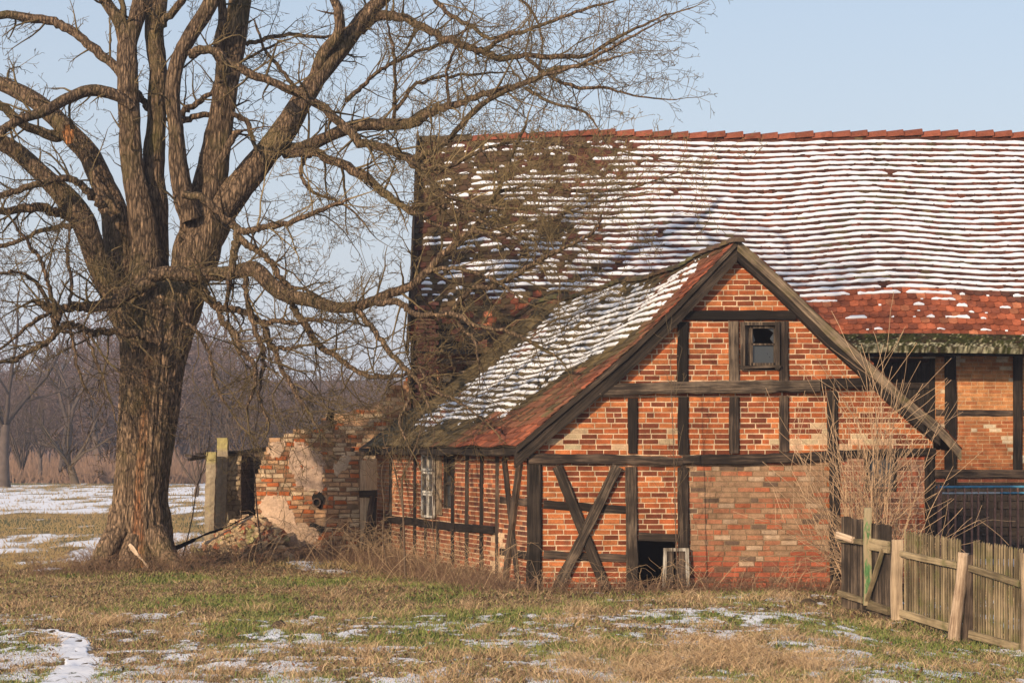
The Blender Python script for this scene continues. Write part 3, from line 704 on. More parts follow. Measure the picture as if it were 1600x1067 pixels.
# ---------------------------------------------------------------- the long barn
barn = thing('brick_barn', (4, 52.4, 0), 'long half-timbered brick barn with huge red tiled roof striped with snow, behind the shed', 'barn')
BX0, BX1 = -2.07, 15.5; EY, RY = 51.3, 56.6; EZ, RZ = 4.20, 9.18
BLn = math.hypot(RY-EY, RZ-EZ)
def barn_z(r, x):
    z = EZ+(RZ-EZ)*r
    z += -.10*math.sin(math.pi*r)*.8+.05*math.sin(x*.55+1.0)*math.sin(math.pi*min(1, r*1.2))+.035*math.sin(x*1.6+r*3)*math.sin(math.pi*r)
    z += .10*math.exp(-((x-7.2)/1.7)**2)*math.sin(math.pi*min(1, r*1.1)); z += .06*(1-r)*math.sin((x-4)*.42)
    z += .03*r*math.sin(x*.9)
    if x < 1.0: z += -.04*r*(1-x)*.6
    return z
def barn_pt(t, x):
    r = min(max(t/BLn, -.02), 1); y = EY+(RY-EY)*r
    z = barn_z(r, x); dz = barn_z(min(r+.02, 1), x)-barn_z(min(r+.02, 1)-.02, x)
    nrm = Vector((0, -dz, (RY-EY)*.02)).normalized()
    return Vector((x, y, z)), nrm
def barn_col(x, t, r):
    q = r.random(); f = r.uniform(.58, 1.3)
    t2 = float(fbm(np.array([x*.35]), np.array([t*.5]), 91, 3)[0])
    if x < 3.2 and q < .75*float(sstep(3.2, .2, x)) or (t2 > .6 and q < .35 and t > 2.0): c = (.105, .070, .036) if r.random() < .6 else (.085, .050, .030)
    elif t < 1.75+.2*math.sin(x): c = (.34, .095, .045) if q < .6 else ((.25, .075, .04) if q < .9 else (.42, .15, .075))
    elif q < .55: c = (.125, .044, .028)
    else: c = (.088, .036, .025)
    return tuple(v*f for v in c)
def barn_missing(x, t):
    return (x < 0.4 and t < 1.3 and float(fbm(np.array([x*1.9]), np.array([t*2.4]), 15, 3)[0]) > .47+.25*(t/1.3)) or (x < -.9 and t < .35)
roof2 = MB(); nxr = 60; nr = 14
for i in range(nr+1):
    for j in range(nxr+1):
        x = BX0+.1+(BX1-BX0-.1)*j/nxr; r = i/nr; roof2.v.append((x, EY+(RY-EY)*r, barn_z(r, x)-.012)); roof2.c.append((.045, .033, .025))
roof2.f += [(i*(nxr+1)+j, i*(nxr+1)+j+1, (i+1)*(nxr+1)+j+1, (i+1)*(nxr+1)+j) for i in range(nr) for j in range(nxr)]
b = len(roof2.v)      # rear slope
roof2.add([(BX0, RY, RZ-.03), (BX1, RY, RZ-.03), (BX1, RY+6, EZ-.6), (BX0, RY+6, EZ-.6)], [(0, 1, 2, 3)], (.15, .05, .03))
roof2 = roof2.build('roof', M['tile'], barn)
rnd = random.Random(31); mb = MB()
tiles(mb, barn_pt, BLn, BX0, BX1, .193, .185, rnd, barn_col, lift=.034, missing=barn_missing)
mb.build('roof_tiles', M['tile'], roof2)
mb = MB(); x = BX0
while x < BX1:         # ridge tiles, each riding over the next
    L_ = .40*rnd.uniform(.94, 1.05); z0 = barn_z(1, x)+.0; V = []; lft = rnd.uniform(-.01, .02)
    for (xx, r_, dz) in ((x-.03, .135, -.01+lft), (x+L_, .155, .022+lft)):
        for j in range(9): an = math.pi*j/8; V.append((xx, RY+r_*math.cos(an)*1.15, z0-.09+dz+r_*math.sin(an)))
    for j in range(9): an = math.pi*j/8; V.append((x+L_, RY+.135*math.cos(an)*1.1, z0-.09+.022+lft+.13*math.sin(an)))
    q = rnd.uniform(.75, 1.15)
    c = (.22*q, .070*q, .042*q) if x > -.9 else (.10*q, .075*q, .05*q)
    mb.add(V, [(j+9, j+10, j+1, j) for j in range(8)]+[(j+18, j+19, j+10, j+9) for j in range(8)], c); x += L_
mb.build('ridge_tiles', M['tile'], roof2)
def barn_snow(S, t):
    base = .62+np.zeros_like(S)
    base = .56+.6*(fbm(S*.5, np.full_like(S, t*1.3), 56, 3)-.5)-.42*sstep(4.2, 1.0, S)-.22*sstep(.2, -1.8, S)
    k = float(sstep(1.35, 1.75, t)); wav = .25*np.sin(S*.8)
    lowz = 1-sstep(1.55+wav*.4, 1.75+wav*.4, np.full_like(S, t))
    base = base*(1-lowz)+lowz*(-.21+.12*sstep(6, 11, S)-.5*sstep(1.5, .0, S))
    return base-.28*sstep(BLn-.12, BLn, t)
V, Fc = snow_courses(barn_pt, BLn-.15, BX0+.2, BX1, .193, barn_snow, lift=.036, hgt=.020, wide=(.0, .38), ds=.055, seed=8)
mk('roof_snow', V, Fc, M['snow'], roof2, None, True)
# moss thick on the lowest courses, right of the shed
V = []; Fc = []; col = []; nxm = 420; nm = 18; rr = random.Random(8)
for j in range(nxm+1):
    x = 1.0+(BX1-1.0)*j/nxm
    for i in range(nm+1):
        a = i/nm; t = -.10+.52*a; p, nrm = barn_pt(max(t, -.02*BLn), x)
        f1 = float(fbm(np.array([x*6.]), np.array([t*9.]), 19, 4)[0]); env = min(1, 5*(1-a))
        f2 = float(fbm(np.array([x*19.]), np.array([t*24.]), 29, 2)[0]); hgt = .045+(.085*f1+.05*(f2-.5))*env if a < .97 else .0
        q = p+nrm*hgt
        if i == 0: q = p+nrm*(-.02)+Vector((0, -.02, -.02))
        V.append(tuple(q)); 
        c = (.036, .038, .011) if f1+.5*(f2-.5) > .5 else (.040, .027, .015)
        if i <= 5 and rr.random() < .42: c = (.30, .28, .19)
        elif rr.random() < .06: c = (.25, .23, .14)
        f = rr.uniform(.5, 1.5); col.append(tuple(v*f for v in c))
for j in range(nxm):
    for i in range(nm): p = j*(nm+1)+i; Fc.append((p, p+nm+1, p+nm+2, p+1))
mk('eave_moss', V, Fc, M['tile_moss'], roof2, col, False)
# front wall
WY = 52.3
def bp(x, y, d=0.): return ((x-800)*WY/F, WY-d, CAMZ+(700-y)*WY/F)
mb = MB(); rnd = random.Random(33)
BOP = [((1340-800)*WY/F, (1461-800)*WY/F, .0, CAMZ+(700-562)*WY/F)]
def barn_mort(u, z): return (.56, .38, .22)
def bpal(u, z, r):
    c = pal_barn(u, z, r)
    t = float(fbm(np.array([u*2.2]), np.array([z*4.5]), 44, 3)[0])
    if t > .68: c = (.60, .48, .34)
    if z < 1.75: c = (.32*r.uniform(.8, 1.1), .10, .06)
    if u < 0: c = (.42*r.uniform(.7, 1.1), .17, .11)
    return c
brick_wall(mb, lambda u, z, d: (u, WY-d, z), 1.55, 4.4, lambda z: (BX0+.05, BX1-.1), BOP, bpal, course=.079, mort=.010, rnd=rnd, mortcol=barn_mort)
mb.build('front_wall', M['brick'], barn)
mb = MB(); rnd = random.Random(34); z = -.1
while z < 1.55:            # dark coursed stone plinth
    h = rnd.uniform(.14, .22); h = min(h, 1.553-z); x = BX0
    while x < BX1-.1:
        w_ = rnd.uniform(.25, .6); q = rnd.uniform(.9, 1.08); e = min(x+w_, BX1-.1)
        mb.box((x+.008, WY-.05-rnd.uniform(0, .02), z+.008), (e-.008, WY+.1, z+h-.008), (.050*q, .038*q, .030*q), .006, rnd); x = e
    z += h
mb.add([(BX0, WY-.02, -.2), (BX1-.1, WY-.02, -.2), (BX1-.1, WY-.02, 1.548), (BX0, WY-.02, 1.548)], [(0, 1, 2, 3)], (.03, .028, .026))
mb.build('plinth', M['stone'], barn)
mb = MB(); rnd = random.Random(35)
brick_wall(mb, lambda u, z, d: (BX0-d, WY+u, z), -.1, 9.0, lambda z: (max(0, (z-EZ)*1.06-1.0) if z > EZ else 0, min(9.6, 9.6-(z-EZ)*1.06) if z > EZ else 9.6), [], pal_barn, rnd=rnd, mortcol=(.5, .38, .28))
mb.build('end_wall', M['brick'], barn)
mb = MB(); mb.add([(BX1-.1, WY, -.1), (BX1-.1, WY+10, -.1), (BX1-.1, WY+10, 3.6), (BX1-.1, RY, 9.0), (BX1-.1, WY, 4.4)], [(0, 1, 2, 3, 4)], (.3, .12, .07)); mb.add([(BX0, WY+10, -.1), (BX1, WY+10, -.1), (BX1, WY+10, 3.8), (BX0, WY+10, 3.8)], [(0, 1, 2, 3)], (.3, .12, .07)); mb.build('rear_wall', M['oldbrick'], barn)
def btim(name, x0, y0, x1, y1, w, mat='timber_black', d=.035, t=.14, seed=1):
    return timber(name, Vector(bp(x0, y0, d-t/2)), Vector(bp(x1, y1, d-t/2)), w, t, M[mat], barn, seed=seed)
for i, x in enumerate((1485, 1590, 1698, 1806, 1914)): btim('post', x, 815 if i == 0 else 745, x-(0 if i else 0), 532, .235 if i == 0 else .19, seed=70+i, d=.06)
for i, (a, b) in enumerate(((1462, 1475), (1496, 1582), (1598, 1690), (1706, 1798))):
    btim('rail', a, 645, b, 645.5, .125, 'timber', d=.03, seed=80+i)
btim('sill_beam', 1460, 740, 1600, 740, .17, 'timber', d=.075, seed=86); btim('sill_beam', 1600.5, 740, 1960, 739, .17, 'timber', d=.074, seed=87)
btim('head_beam', 1290, 551, 1476, 551, .16, 'timber_black', d=.05, seed=88)
timber('eave_beam', (BX0+1.6, EY+.35, EZ-.02), (BX1, EY+.35, EZ-.02), .16, .16, M['timber_black'], barn, seed=89, side=(0, 0, 1))
btim('door_post', 1457, 780, 1457, 560, .1, 'timber_black', d=.02, seed=90)
mb = MB(); dr_ = random.Random(5); x = bp(1340, 0)[0]
while x < bp(1452, 0)[0]: mb.box((x, WY+.05, .0), (x+.165, WY+.08+dr_.uniform(-.006, .006), 4.0)); x += .172
bd = mb.build('barn_door', M['timber_black'], barn); bd['label'] = 'dark plank barn door'
timber('crossboard', bp(1340, 603, -.03), bp(1452, 603, -.03), .12, .04, M['timber'], bd, seed=91, side=(0, 0, 1))
# left verge: weathered board standing against a pier of flaking brick, broken eave beneath
btim('corner_post', 648, 620, 647, 445, .12, 'timber', d=.06, seed=92)
timber('verge_board', Vector((BX0-.02, EY-.02, EZ+.0)), Vector((BX0-.01, RY, RZ-.02)), .05, .26, M['timber_black'], barn, seed=93)
mb = MB(); rnd = random.Random(36)
for k in range(30):
    z = 3.3+k*.079
    for j in range(2):
        x0 = BX0+.12+j*.22+(.11 if k % 2 else 0)*(.5); q = rnd.uniform(.7, 1.15)
        if z > 5.0+rnd.uniform(-.3, .3): continue
        mb.box((x0, EY+.05, z), (x0+.2, EY+.4, z+.066), (.36*q, .15*q, .10*q), .006, rnd)
mb.build('corner_pier', M['oldbrick'], barn)
timber('verge_plank', (BX0+.52, EY-.05, 3.5), (BX0+.40, EY+1.0, 5.4), .10, .05, M['timber'], barn, seed=94)
for i, (x0, z0, x1, z1) in enumerate(((-1.5, 4.0, -.2, 3.92), (-1.3, 3.75, -.55, 3.68), (-1.45, 3.55, -.7, 3.45))):
    timber('broken_batten', (x0, EY-.06-.03*i, z0), (x1, EY-.0, z1), .08, .05, M['timber_grey'], barn, seed=95+i)
for i, x in enumerate((-1.33, -1.0, -.62)):
    timber('broken_board', (x, EY+.02, 3.2), (x+.03, EY+.02, 3.7+.1*(i % 2)), .17, .03, M['plank'], barn, seed=98+i)
# ---------------------------------------------------------------- ruined walls at the left of the shed
RYY = 50.6
def rp(x, y, d=0.): return ((x-800)*RYY/F, RYY-d, CAMZ+(700-y)*RYY/F)
ruin = thing('ruined_wall', (-4.0, RYY, 0), 'crumbling pale brick wall with plaster patches, cracks and a round flue hole, left of the shed', 'wall')
top = [(400, 740), (404, 733), (413, 707), (420, 686), (437, 683), (455, 676), (463, 668), (478, 671), (497, 668), (501, 660), (516, 656), (520, 668), (523, 676), (536, 682), (541, 692), (549, 700), (563, 714)]
txs = [(p[0]-800)*RYY/F for p in top]; tzs = [CAMZ+(700-p[1])*RYY/F for p in top]
def ruin_top(u): return float(np.interp(u, txs, tzs))
UL = rp(402, 0)[0]; URr = rp(562, 0)[0]
def ruin_lim(z):
    us = [u for u in np.linspace(UL-.05, URr, 90) if ruin_top(u) > z]
    return (us[0]+.04*(n1(z*9, 4)-.5), us[-1]) if us else (0, 0)
fx, fz = rp(495, 783)[0], rp(495, 783)[2]; hx, hz = rp(493, 828)[0], rp(493, 828)[2]
def ruin_skip(u, z, r):
    if math.hypot(u-fx, z-fz) < .12 or (math.hypot((u-hx)/1.2, z-hz) < .13): return True
    crack = rp(505, 0)[0]+.05*math.sin(z*7)+.04*(1 if z > 1.7 else -.3)
    return abs(u-crack) < .05 and z > .5 and r.random() < .6 or r.random() < .035
mb = MB(); rnd = random.Random(37)
def ruin_place(u, z, d):
    bend = .10*math.exp(-((u-UL)/.35)**2)
    return (u, RYY+bend-d-.05*(n1(u*1.5, 6)-.5)-.04*math.sin(z*2+u), z)
def ruin_mort(u, z): return (.27, .18, .115)
brick_wall(mb, ruin_place, -.1, 2.95, ruin_lim, [], pal_ruin, rnd=rnd, mort=.018, jit=.014, proud=.020, skip=ruin_skip, mortcol=ruin_mort, course=.088, blen=.24)
mb.build('brickwork', M['oldbrick'], ruin)
mb = MB(); rnd = random.Random(38); z = -.1          # thickness: left end and broken top
while z < 2.9:
    a, b = ruin_lim(z+.04)
    if b > a:
        q = rnd.uniform(.7, 1.15)
        mb.box((a-.01, RYY+.11, z+.006), (a+.30, RYY+.42, z+.080), (.46*q, .32*q, .20*q), .012, rnd)
        x = a+.31
        while x < b:
            if ruin_top(x+.1)-z < .16+rnd.random()*.04:
                q = rnd.uniform(.6, 1.1); mb.box((x, RYY+.03, z+.006), (x+.22, RYY+.36, z+.08), (.44*q, .28*q, .17*q), .012, rnd)
            x += .24
    z += .088
mb.add([(UL, RYY+.42, -.1), (URr, RYY+.42, -.1), (URr, RYY+.42, 2.1), (rp(500, 0)[0], RYY+.42, 2.6), (UL+.1, RYY+.42, 2.0)], [(0, 1, 2, 3, 4)], (.35, .22, .15))
mb.build('broken_edge', M['oldbrick'], ruin)
def plaster_patch(cx, cy, rx, ry, seed, th=.03, col=(.48, .345, .26), thr=.5):
    V = []; Fc = []; cl = []; g = 36; keep = {}
    for i in range(g+1):
        for j in range(g+1):
            x = cx+rx*(i/g*2-1); y = cy+ry*(j/g*2-1); u, _, z = rp(x, y)
            e = 1-math.hypot((i/g*2-1), (j/g*2-1))
            m_ = e+(n1(u*2.3+z*1.1+seed, seed)-.5)*1.5+(n1(u*9-z*7, seed+2)-.5)*.5
            cr_ = abs(n1(u*3.1+seed*2+.6*math.sin(z*5), seed+5)-n1(z*3.3, seed+6)); 
            keep[i, j] = m_ > .12 and z < ruin_top(u)-.06
            p = ruin_place(u, z, th+.012*(n1(u*7+z*5, seed+9)-.5)-(.018 if cr_ < .012 else 0)); V.append(p)
            f = .8+.4*n1(u*4+z*9, seed+11); cl.append((col[0]*f, col[1]*f, col[2]*f))
    for i in range(g):
        for j in range(g):
            if all(keep[i+a, j+b] for a in (0, 1) for b in (0, 1)):
                p = i*(g+1)+j; Fc.append((p, p+1, p+g+2, p+g+1))
    # sink the boundary so that the patch has an edge
    cnt = {}
    for f in Fc:
        for v in f: cnt[v] = cnt.get(v, 0)+1
    for v, c_ in cnt.items():
        if c_ < 4: V[v] = (V[v][0], V[v][1]+th-.004, V[v][2])
    used = sorted(cnt); mpp = {v: i for i, v in enumerate(used)}
    if Fc: mk('plaster_patch', [V[v] for v in used], [tuple(mpp[v] for v in f) for f in Fc], M['plaster'], ruin, [cl[v] for v in used], False)
plaster_patch(482, 728, 42, 46, 3); plaster_patch(432, 820, 34, 48, 7, col=(.54, .38, .27)); plaster_patch(470, 838, 30, 22, 9, col=(.48, .34, .24)); plaster_patch(540, 722, 22, 28, 12, col=(.48, .37, .27)); plaster_patch(425, 700, 22, 25, 14, col=(.50, .36, .26)); plaster_patch(500, 868, 12, 28, 18, th=.06, col=(.42, .26, .17))
mb = MB()                   # flue: a clay ring round a dark hole
for j in range(20):
    a0 = 2*math.pi*j/20; a1 = 2*math.pi*(j+1)/20; V = []
    for an in (a0, a1):
        for r_, d in ((.060, .05), (.085, .05), (.085, -.02), (.060, -.25)): V.append((fx+r_*math.cos(an), RYY-d-.02, fz-.02+r_*math.sin(an)*1.05))
    mb.add(V, [(0, 1, 5, 4), (1, 2, 6, 5), (3, 0, 4, 7)], (.12, .08, .06))
mb.build('flue_pipe', M['oldbrick'], ruin)
mb = MB()
for j in range(18):
    a0 = 2*math.pi*j/18; mb.v.append((fx+.03+.115*math.cos(a0)*(1+.25*math.sin(3*a0)), RYY+.01-.02, fz+.02+.155*math.sin(a0)*(1+.2*math.cos(5*a0)))); mb.c.append((1, 1, 1))
mb.f.append(tuple(range(18)))
for j in range(14):
    a0 = 2*math.pi*j/14; mb.v.append((hx+.17*math.cos(a0)*(1+.2*math.sin(4*a0)), RYY-.012, hz+.14*math.sin(a0)*(1+.2*math.cos(3*a0)))); mb.c.append((1, 1, 1))
mb.f.append(tuple(range(18, 32)))
mb.build('dark_hole_patches', M['hole_dark'], ruin)  # flat near-black patches paint the shade inside the flue and lower hole
sb = timber('beam_stub', rp(511, 672, -.25), rp(519, 642, .15), .17, .15, M['timber_black'], ruin, seed=101, taper=.25)
# second wall fragment behind, stepping up to the barn
rw = thing('wall_fragment', (-3.4, 53.0, 0), 'stepped remnant of brick wall rising behind the shed roof to the barn corner', 'wall')
mb = MB(); rnd = random.Random(39)
tx2 = [(p[0]-800)*53/F for p in ((505, 650), (515, 645), (540, 648), (555, 642), (596, 640), (600, 622), (606, 604), (628, 600), (636, 585), (648, 580), (680, 575))]
tz2 = [CAMZ+(700-p[1])*53/F for p in ((505, 650), (515, 645), (540, 648), (555, 642), (596, 640), (600, 622), (606, 604), (628, 600), (636, 585), (648, 580), (680, 575))]
def rl2(z):
    us = [u for u in np.linspace(-3.95, -1.5, 60) if np.interp(u, tx2, tz2) > z]; return (us[0], us[-1]) if us else (0, 0)
brick_wall(mb, lambda u, z, d: (u, 53-d, z), -.1, 4.1, rl2, [], pal_ruin, rnd=rnd, jit=.009, proud=.015, mortcol=(.4, .3, .2), course=.085)
for k in range(26):
    u = -3.95+k*.095; zt = float(np.interp(u, tx2, tz2)); q = rnd.uniform(.6, 1.1)
    mb.box((u, 53, zt-.12), (u+.2, 53.34, zt-.03+rnd.uniform(-.03, .03)), (.45*q, .30*q, .19*q), .012, rnd)
mb.add([(-3.95, 53.3, 0), (-1.5, 53.3, 0), (-1.5, 53.3, 3.9), (-2.6, 53.3, 3.3), (-3.95, 53.3, 2.8)], [(0, 1, 2, 3, 4)], (.3, .2, .14))
mb.build('brickwork', M['oldbrick'], rw)
# dark outbuilding remains between pillar and ruined wall
ob = thing('outbuilding_remains', (-5.2, 52.6, 0), 'dark roofless brick remains in shadow between the concrete posts and the ruined wall', 'ruin')
mb = MB(); rnd = random.Random(40)
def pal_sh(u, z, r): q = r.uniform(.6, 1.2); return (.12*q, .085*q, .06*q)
def pal_rubble(u, z, r): q = r.uniform(.7, 1.15); return (.34*q, .26*q, .17*q)
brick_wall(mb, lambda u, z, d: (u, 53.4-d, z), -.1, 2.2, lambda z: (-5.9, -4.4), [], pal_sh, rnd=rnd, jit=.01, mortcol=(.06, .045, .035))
brick_wall(mb, lambda u, z, d: (u, 51.6-d+.2*math.sin(z*3), z), -.1, 2.2, lambda z: (-5.78+.05*math.sin(z*9), -5.48+.04*math.sin(z*13)), [], pal_rubble, rnd=rnd, jit=.018, proud=.03, mortcol=(.2, .15, .1), blen=.18, course=.10)
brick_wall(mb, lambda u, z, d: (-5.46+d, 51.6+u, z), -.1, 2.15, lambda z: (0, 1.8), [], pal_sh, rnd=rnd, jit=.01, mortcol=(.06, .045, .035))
mb.build('brickwork', M['oldbrick'], ob)
timber('roof_plank', (-6.3, 51.3, 2.13), (-4.6, 52.1, 2.22), .3, .05, M['timber_grey'], ob, seed=103, side=(0, 1, 0)); timber('roof_plank', (-6.5, 51.5, 2.02), (-4.5, 52.5, 2.33), .16, .06, M['timber'], ob, seed=104, side=(0, 1, 0))
timber('roof_plank', (-6.45, 51.0, 2.10), (-5.9, 51.6, 2.02), .22, .05, M['timber_grey'], ob, seed=105, side=(0, 1, 0))
mossm = attr_mat('mossy_concrete', .95, .1, ((2, .3), (14, .3)), bump=.7, bscale=16, bdist=.02, tint=((.30, .26, .10), 3.5, .55, .7))
def pillar(x0, x1, yt, Y, label, group=None):
    X0 = (x0-800)*Y/F; X1 = (x1-800)*Y/F; zt = CAMZ+(700-yt)*Y/F; V = []; Fc = []; n = 26; rr = random.Random(int(x0)); cl = []
    for i in range(n+1):
        z = -.05+(zt+.05)*i/n
        for k, (x, y) in enumerate(((X0, Y), ((X0+X1)/2, Y-.012), (X1, Y), (X1, Y+.22), (X0, Y+.22))):
            V.append((x+rr.uniform(-.008, .008)-.02*math.sin(z*2), y+rr.uniform(-.008, .008), z)); q = rr.uniform(.85, 1.1); cl.append((.30*q, .245*q, .175*q) if i < n-2 else (.36*q, .31*q, .14*q))
    for i in range(n):
        for j in range(5): p = i*5+j; q = i*5+(j+1) % 5; Fc.append((p, q, q+5, p+5))
    Fc.append(tuple(n*5+j for j in range(5)))
    V = np.array(V); o = mk('concrete_post', V, Fc, mossm, None, cl, False, loc=((X0+X1)/2, Y, 0)); tag(o, label, 'post', group); return o
pillar(321, 336, 706, 50.9, 'shorter mossy concrete post at the far left of the ruin', None); pillar(337.5, 354, 684, 51.3, 'taller mossy concrete post beside the shadowed brick remains', None)
# rubble: fallen bricks, each its own
rnd = random.Random(41); n_b = 0
bm = MB(); bm.box((-.12, -.058, -.034), (.12, .058, .034), (1, 1, 1), .006, rnd)
pal3 = [(.42, .14, .07), (.46, .33, .20), (.34, .30, .14), (.28, .15, .09)]
protos = []
for i, c in enumerate(pal3):
    me_src = MB(); me_src.v = [tuple(np.array(v)*(1, 1, 1)+np.array([rnd.uniform(-.012, .012) for _ in range(3)])) for v in bm.v]; me_src.f = bm.f; me_src.c = [c]*8
    protos.append(me_src.build('fallen_brick', M['oldbrick']))
names = ['orange-red fallen brick lying on the rubble heap by the concrete posts', 'pale yellowish fallen brick lying on the rubble heap by the concrete posts', 'moss-green fallen brick lying on the rubble heap by the concrete posts', 'dark brown fallen brick lying on the rubble heap by the concrete posts']
def mound(x, y):
    return .56*math.exp(-((x+5.35)/.72)**2-((y-50.0)/.7)**2)+.38*math.exp(-((x+4.75)/.55)**2-((y-49.7)/.7)**2)
cnt = 0
for i in range(210):
    x = rnd.gauss(-5.25, .42); y = rnd.gauss(49.55, .32); k = 1 if rnd.random() < .42 else rnd.randrange(4)
    if x < -6.3 or x > -3.9: continue
    src = protos[k]
    o = src if not src.get('category') else src.copy()
    if o is not src: C.objects.link(o)
    tag(o, names[k], 'brick', 'fallen bricks on the rubble heap')
    o.location = (x, y, gz1(x, y)+mound(x, y)+rnd.uniform(.01, .10)); o.rotation_euler = (rnd.uniform(-.9, .9), rnd.uniform(-.6, .6), rnd.uniform(0, 3.1)); cnt += 1
V = []; Fc = []; cl = []; g = 60
for i in range(g+1):
    for j in range(g+1):
        x = -6.9+3.6*i/g; y = 48.3+3.0*j/g
        V.append((x, y, gz1(x, y)-.04+mound(x, y)+.10*(n1(x*5+y*3, 2)-.5)*min(1, mound(x, y)*5))); f = .6+.8*n1(x*9-y*4, 6); cl.append((.13*f, .085*f, .05*f))
for i in range(g):
    for j in range(g): p = i*(g+1)+j; Fc.append((p, p+g+1, p+g+2, p+1))
o = mk('rubble_heap', V, Fc, M['stone'], None, cl, True, loc=(-5.2, 49.8, 0)); tag(o, 'low heap of earth and mortar under the fallen bricks left of the ruined wall', 'rubble heap'); o['kind'] = 'stuff'
# ---------------------------------------------------------------- picket fence, gate, posts
FP = [(1312, 36.9), (1400, 35.0), (1505, 33.4), (1612, 32.0), (1720, 30.8)]
def fpt(x): 
    Y = float(np.interp(x, [p[0] for p in FP], [p[1] for p in FP])); return ((x-800)*Y/F, Y)
def fence_z(x, yt):
    X, Y = fpt(x); return CAMZ+(700-yt)*Y/F
def picket_mb(mbx, X, Y, z0, z1, w, dirv, r, pointed=True, th=.016):
    d = Vector(dirv).normalized(); nrm = Vector((d.y, -d.x, 0))
    lean = r.uniform(-.008, .008); c = r.uniform(.7, 1.15)
    pr = [(-w/2, z0), (w/2, z0), (w/2+lean, z1-.035), (lean+r.uniform(-.01, .01), z1+r.uniform(-.008, .008)), (-w/2+lean, z1-.035)] if pointed else [(-w/2, z0), (w/2, z0), (w/2+lean, z1+r.uniform(-.015, .015)), (-w/2+lean, z1+r.uniform(-.015, .015))]
    o_ = r.uniform(-.004, .004)
    vs = [(X+d.x*u+nrm.x*(o_+k*th), Y+d.y*u+nrm.y*(o_+k*th), z) for k in (0, 1) for u, z in pr]; n = len(pr)
    mbx.add(vs, [tuple(range(n-1, -1, -1)), tuple(range(n, 2*n))]+[(i, (i+1) % n, (i+1) % n+n, i+n) for i in range(n)], (c, c, c))
def fence_section(name, xa, xb, n, yta, ytb, rails, label, wfrac=.6, pointed=True, mat='picket', group=None, cat='fence', gap=None):
    Xa, Ya = fpt(xa); t = thing(name, (Xa, Ya, gz1(Xa, Ya)), label, cat, group); r = random.Random(int(xa))
    pa = Vector((*fpt(xa), 0)); pb = Vector((*fpt(xb), 0)); sp = (pb-pa).length/n
    for i in range(n):
        x = xa+(xb-xa)*(i+.5)/n; X, Y = fpt(x); z1 = fence_z(x, yta+(ytb-yta)*(i+.5)/n)+r.uniform(-.008, .008)
        z0 = gz1(X, Y)+r.uniform(.0, .05); mbx = MB()
        picket_mb(mbx, X+.02, Y, z0, z1, sp*wfrac*r.uniform(.85, 1.1), pb-pa, r, pointed)
        l_ = mbx.build('picket' if pointed else 'board', M[mat], t)
    for (y0, y1, w) in rails:
        a = Vector((fpt(xa)[0]-.03, fpt(xa)[1], fence_z(xa, y0))); b = Vector((fpt(xb)[0]-.03, fpt(xb)[1], fence_z(xb, y1)))
        timber('rail', a, b, w, .05, M['rail'], t, seed=int(xa+y0), side=(0, 0, 1), bulge=.004)
    return t
fence_section('board_fence', 1314, 1352, 8, 806, 814, ((842, 846, .075), (926, 938, .09)), 'short run of wide dark vertical boards between the shed corner and the green post', .93, False, 'timber_grey')
fence_section('picket_fence', 1411, 1500, 22, 827, 842, ((864, 883, .085), (957, 983, .10)), 'grey picket fence section between the squared post and the leaning log', .50)
fence_section('picket_fence', 1519, 1598, 20, 843, 856, ((887, 912, .085), (990, 1012, .10)), 'mossy picket fence section right of the leaning log, reaching the frame edge', .50)
fence_section('picket_fence', 1602, 1720, 26, 857, 872, ((913, 935, .085), (1014, 1044, .10)), 'picket fence section beyond the last pale post at the right edge', .50)
gate = fence_section('garden_gate', 1359, 1392, 8, 817, 821, ((849, 855, .16), (944, 954, .12)), 'narrow wooden gate of vertical boards with a diagonal brace beside the green post', .96, False, 'timber_grey', cat='gate')
a = Vector((fpt(1361)[0]-.06, fpt(1361)[1], fence_z(1361, 940))); b = Vector((fpt(1386)[0]-.06, fpt(1386)[1], fence_z(1386, 858)))
timber('brace', a, b, .06, .03, M['rail'], gate, seed=120)
def round_post(name, p0, p1, r0, r1, mat, label, cat, wob=.006, n=22, sides=14, seed=1, rings=None, square=False):
    p0 = Vector(p0); p1 = Vector(p1); d = (p1-p0); L = d.length; d.normalize(); u = Vector((0, 1, 0)).cross(d).normalized(); v = d.cross(u); rr = random.Random(seed); V = []; Fc = []; cl = []
    for i in range(n+1):
        t = i/n; r_ = r0+(r1-r0)*t; ox = .012*math.sin(t*5+seed); 
        for j in range(sides):
            an = 2*math.pi*j/sides; k = 1
            if square: k = min(1/max(abs(math.cos(an)), 1e-3), 1/max(abs(math.sin(an)), 1e-3), 1.34)
            q = r_*k+wob*(n1(t*6+j*1.3, seed)-.5)*2; V.append((q*math.cos(an)+ox, q*math.sin(an), L*t)); cl.append((.10, .23, .085))
    for i in range(n):
        for j in range(sides): p = i*sides+j; q = i*sides+(j+1) % sides; Fc.append((p, q, q+sides, p+sides))
    Fc.append(tuple(n*sides+j for j in range(sides)))
    o = mk(name, V, Fc, mat, None, cl, not square, loc=p0, rot=Matrix((u, v, d)).transposed().to_quaternion()); tag(o, label, cat); return o
def fp3(x, y, dY=0.):
    X, Y = fpt(x); Y += dY; return ((x-800)*Y/F, Y, CAMZ+(700-y)*Y/F)
round_post('fence_post', fp3(1402, 968, -.05), fp3(1401, 843, -.05), .078, .074, M['plank'], 'squared pale wooden post between the gate and the picket fence', 'post', square=True, sides=16, seed=3)
round_post('leaning_log', fp3(1492, 1004, -.25), fp3(1505, 863, -.1), .088, .074, M['log'], 'peeled round log leaning against the dark post in the picket fence', 'log', seed=4, wob=.01)
round_post('fence_post', fp3(1512, 1004, .0), fp3(1516, 866, .05), .062, .058, M['timber'], 'dark squared post just behind the leaning log', 'post', square=True, sides=16, seed=5)
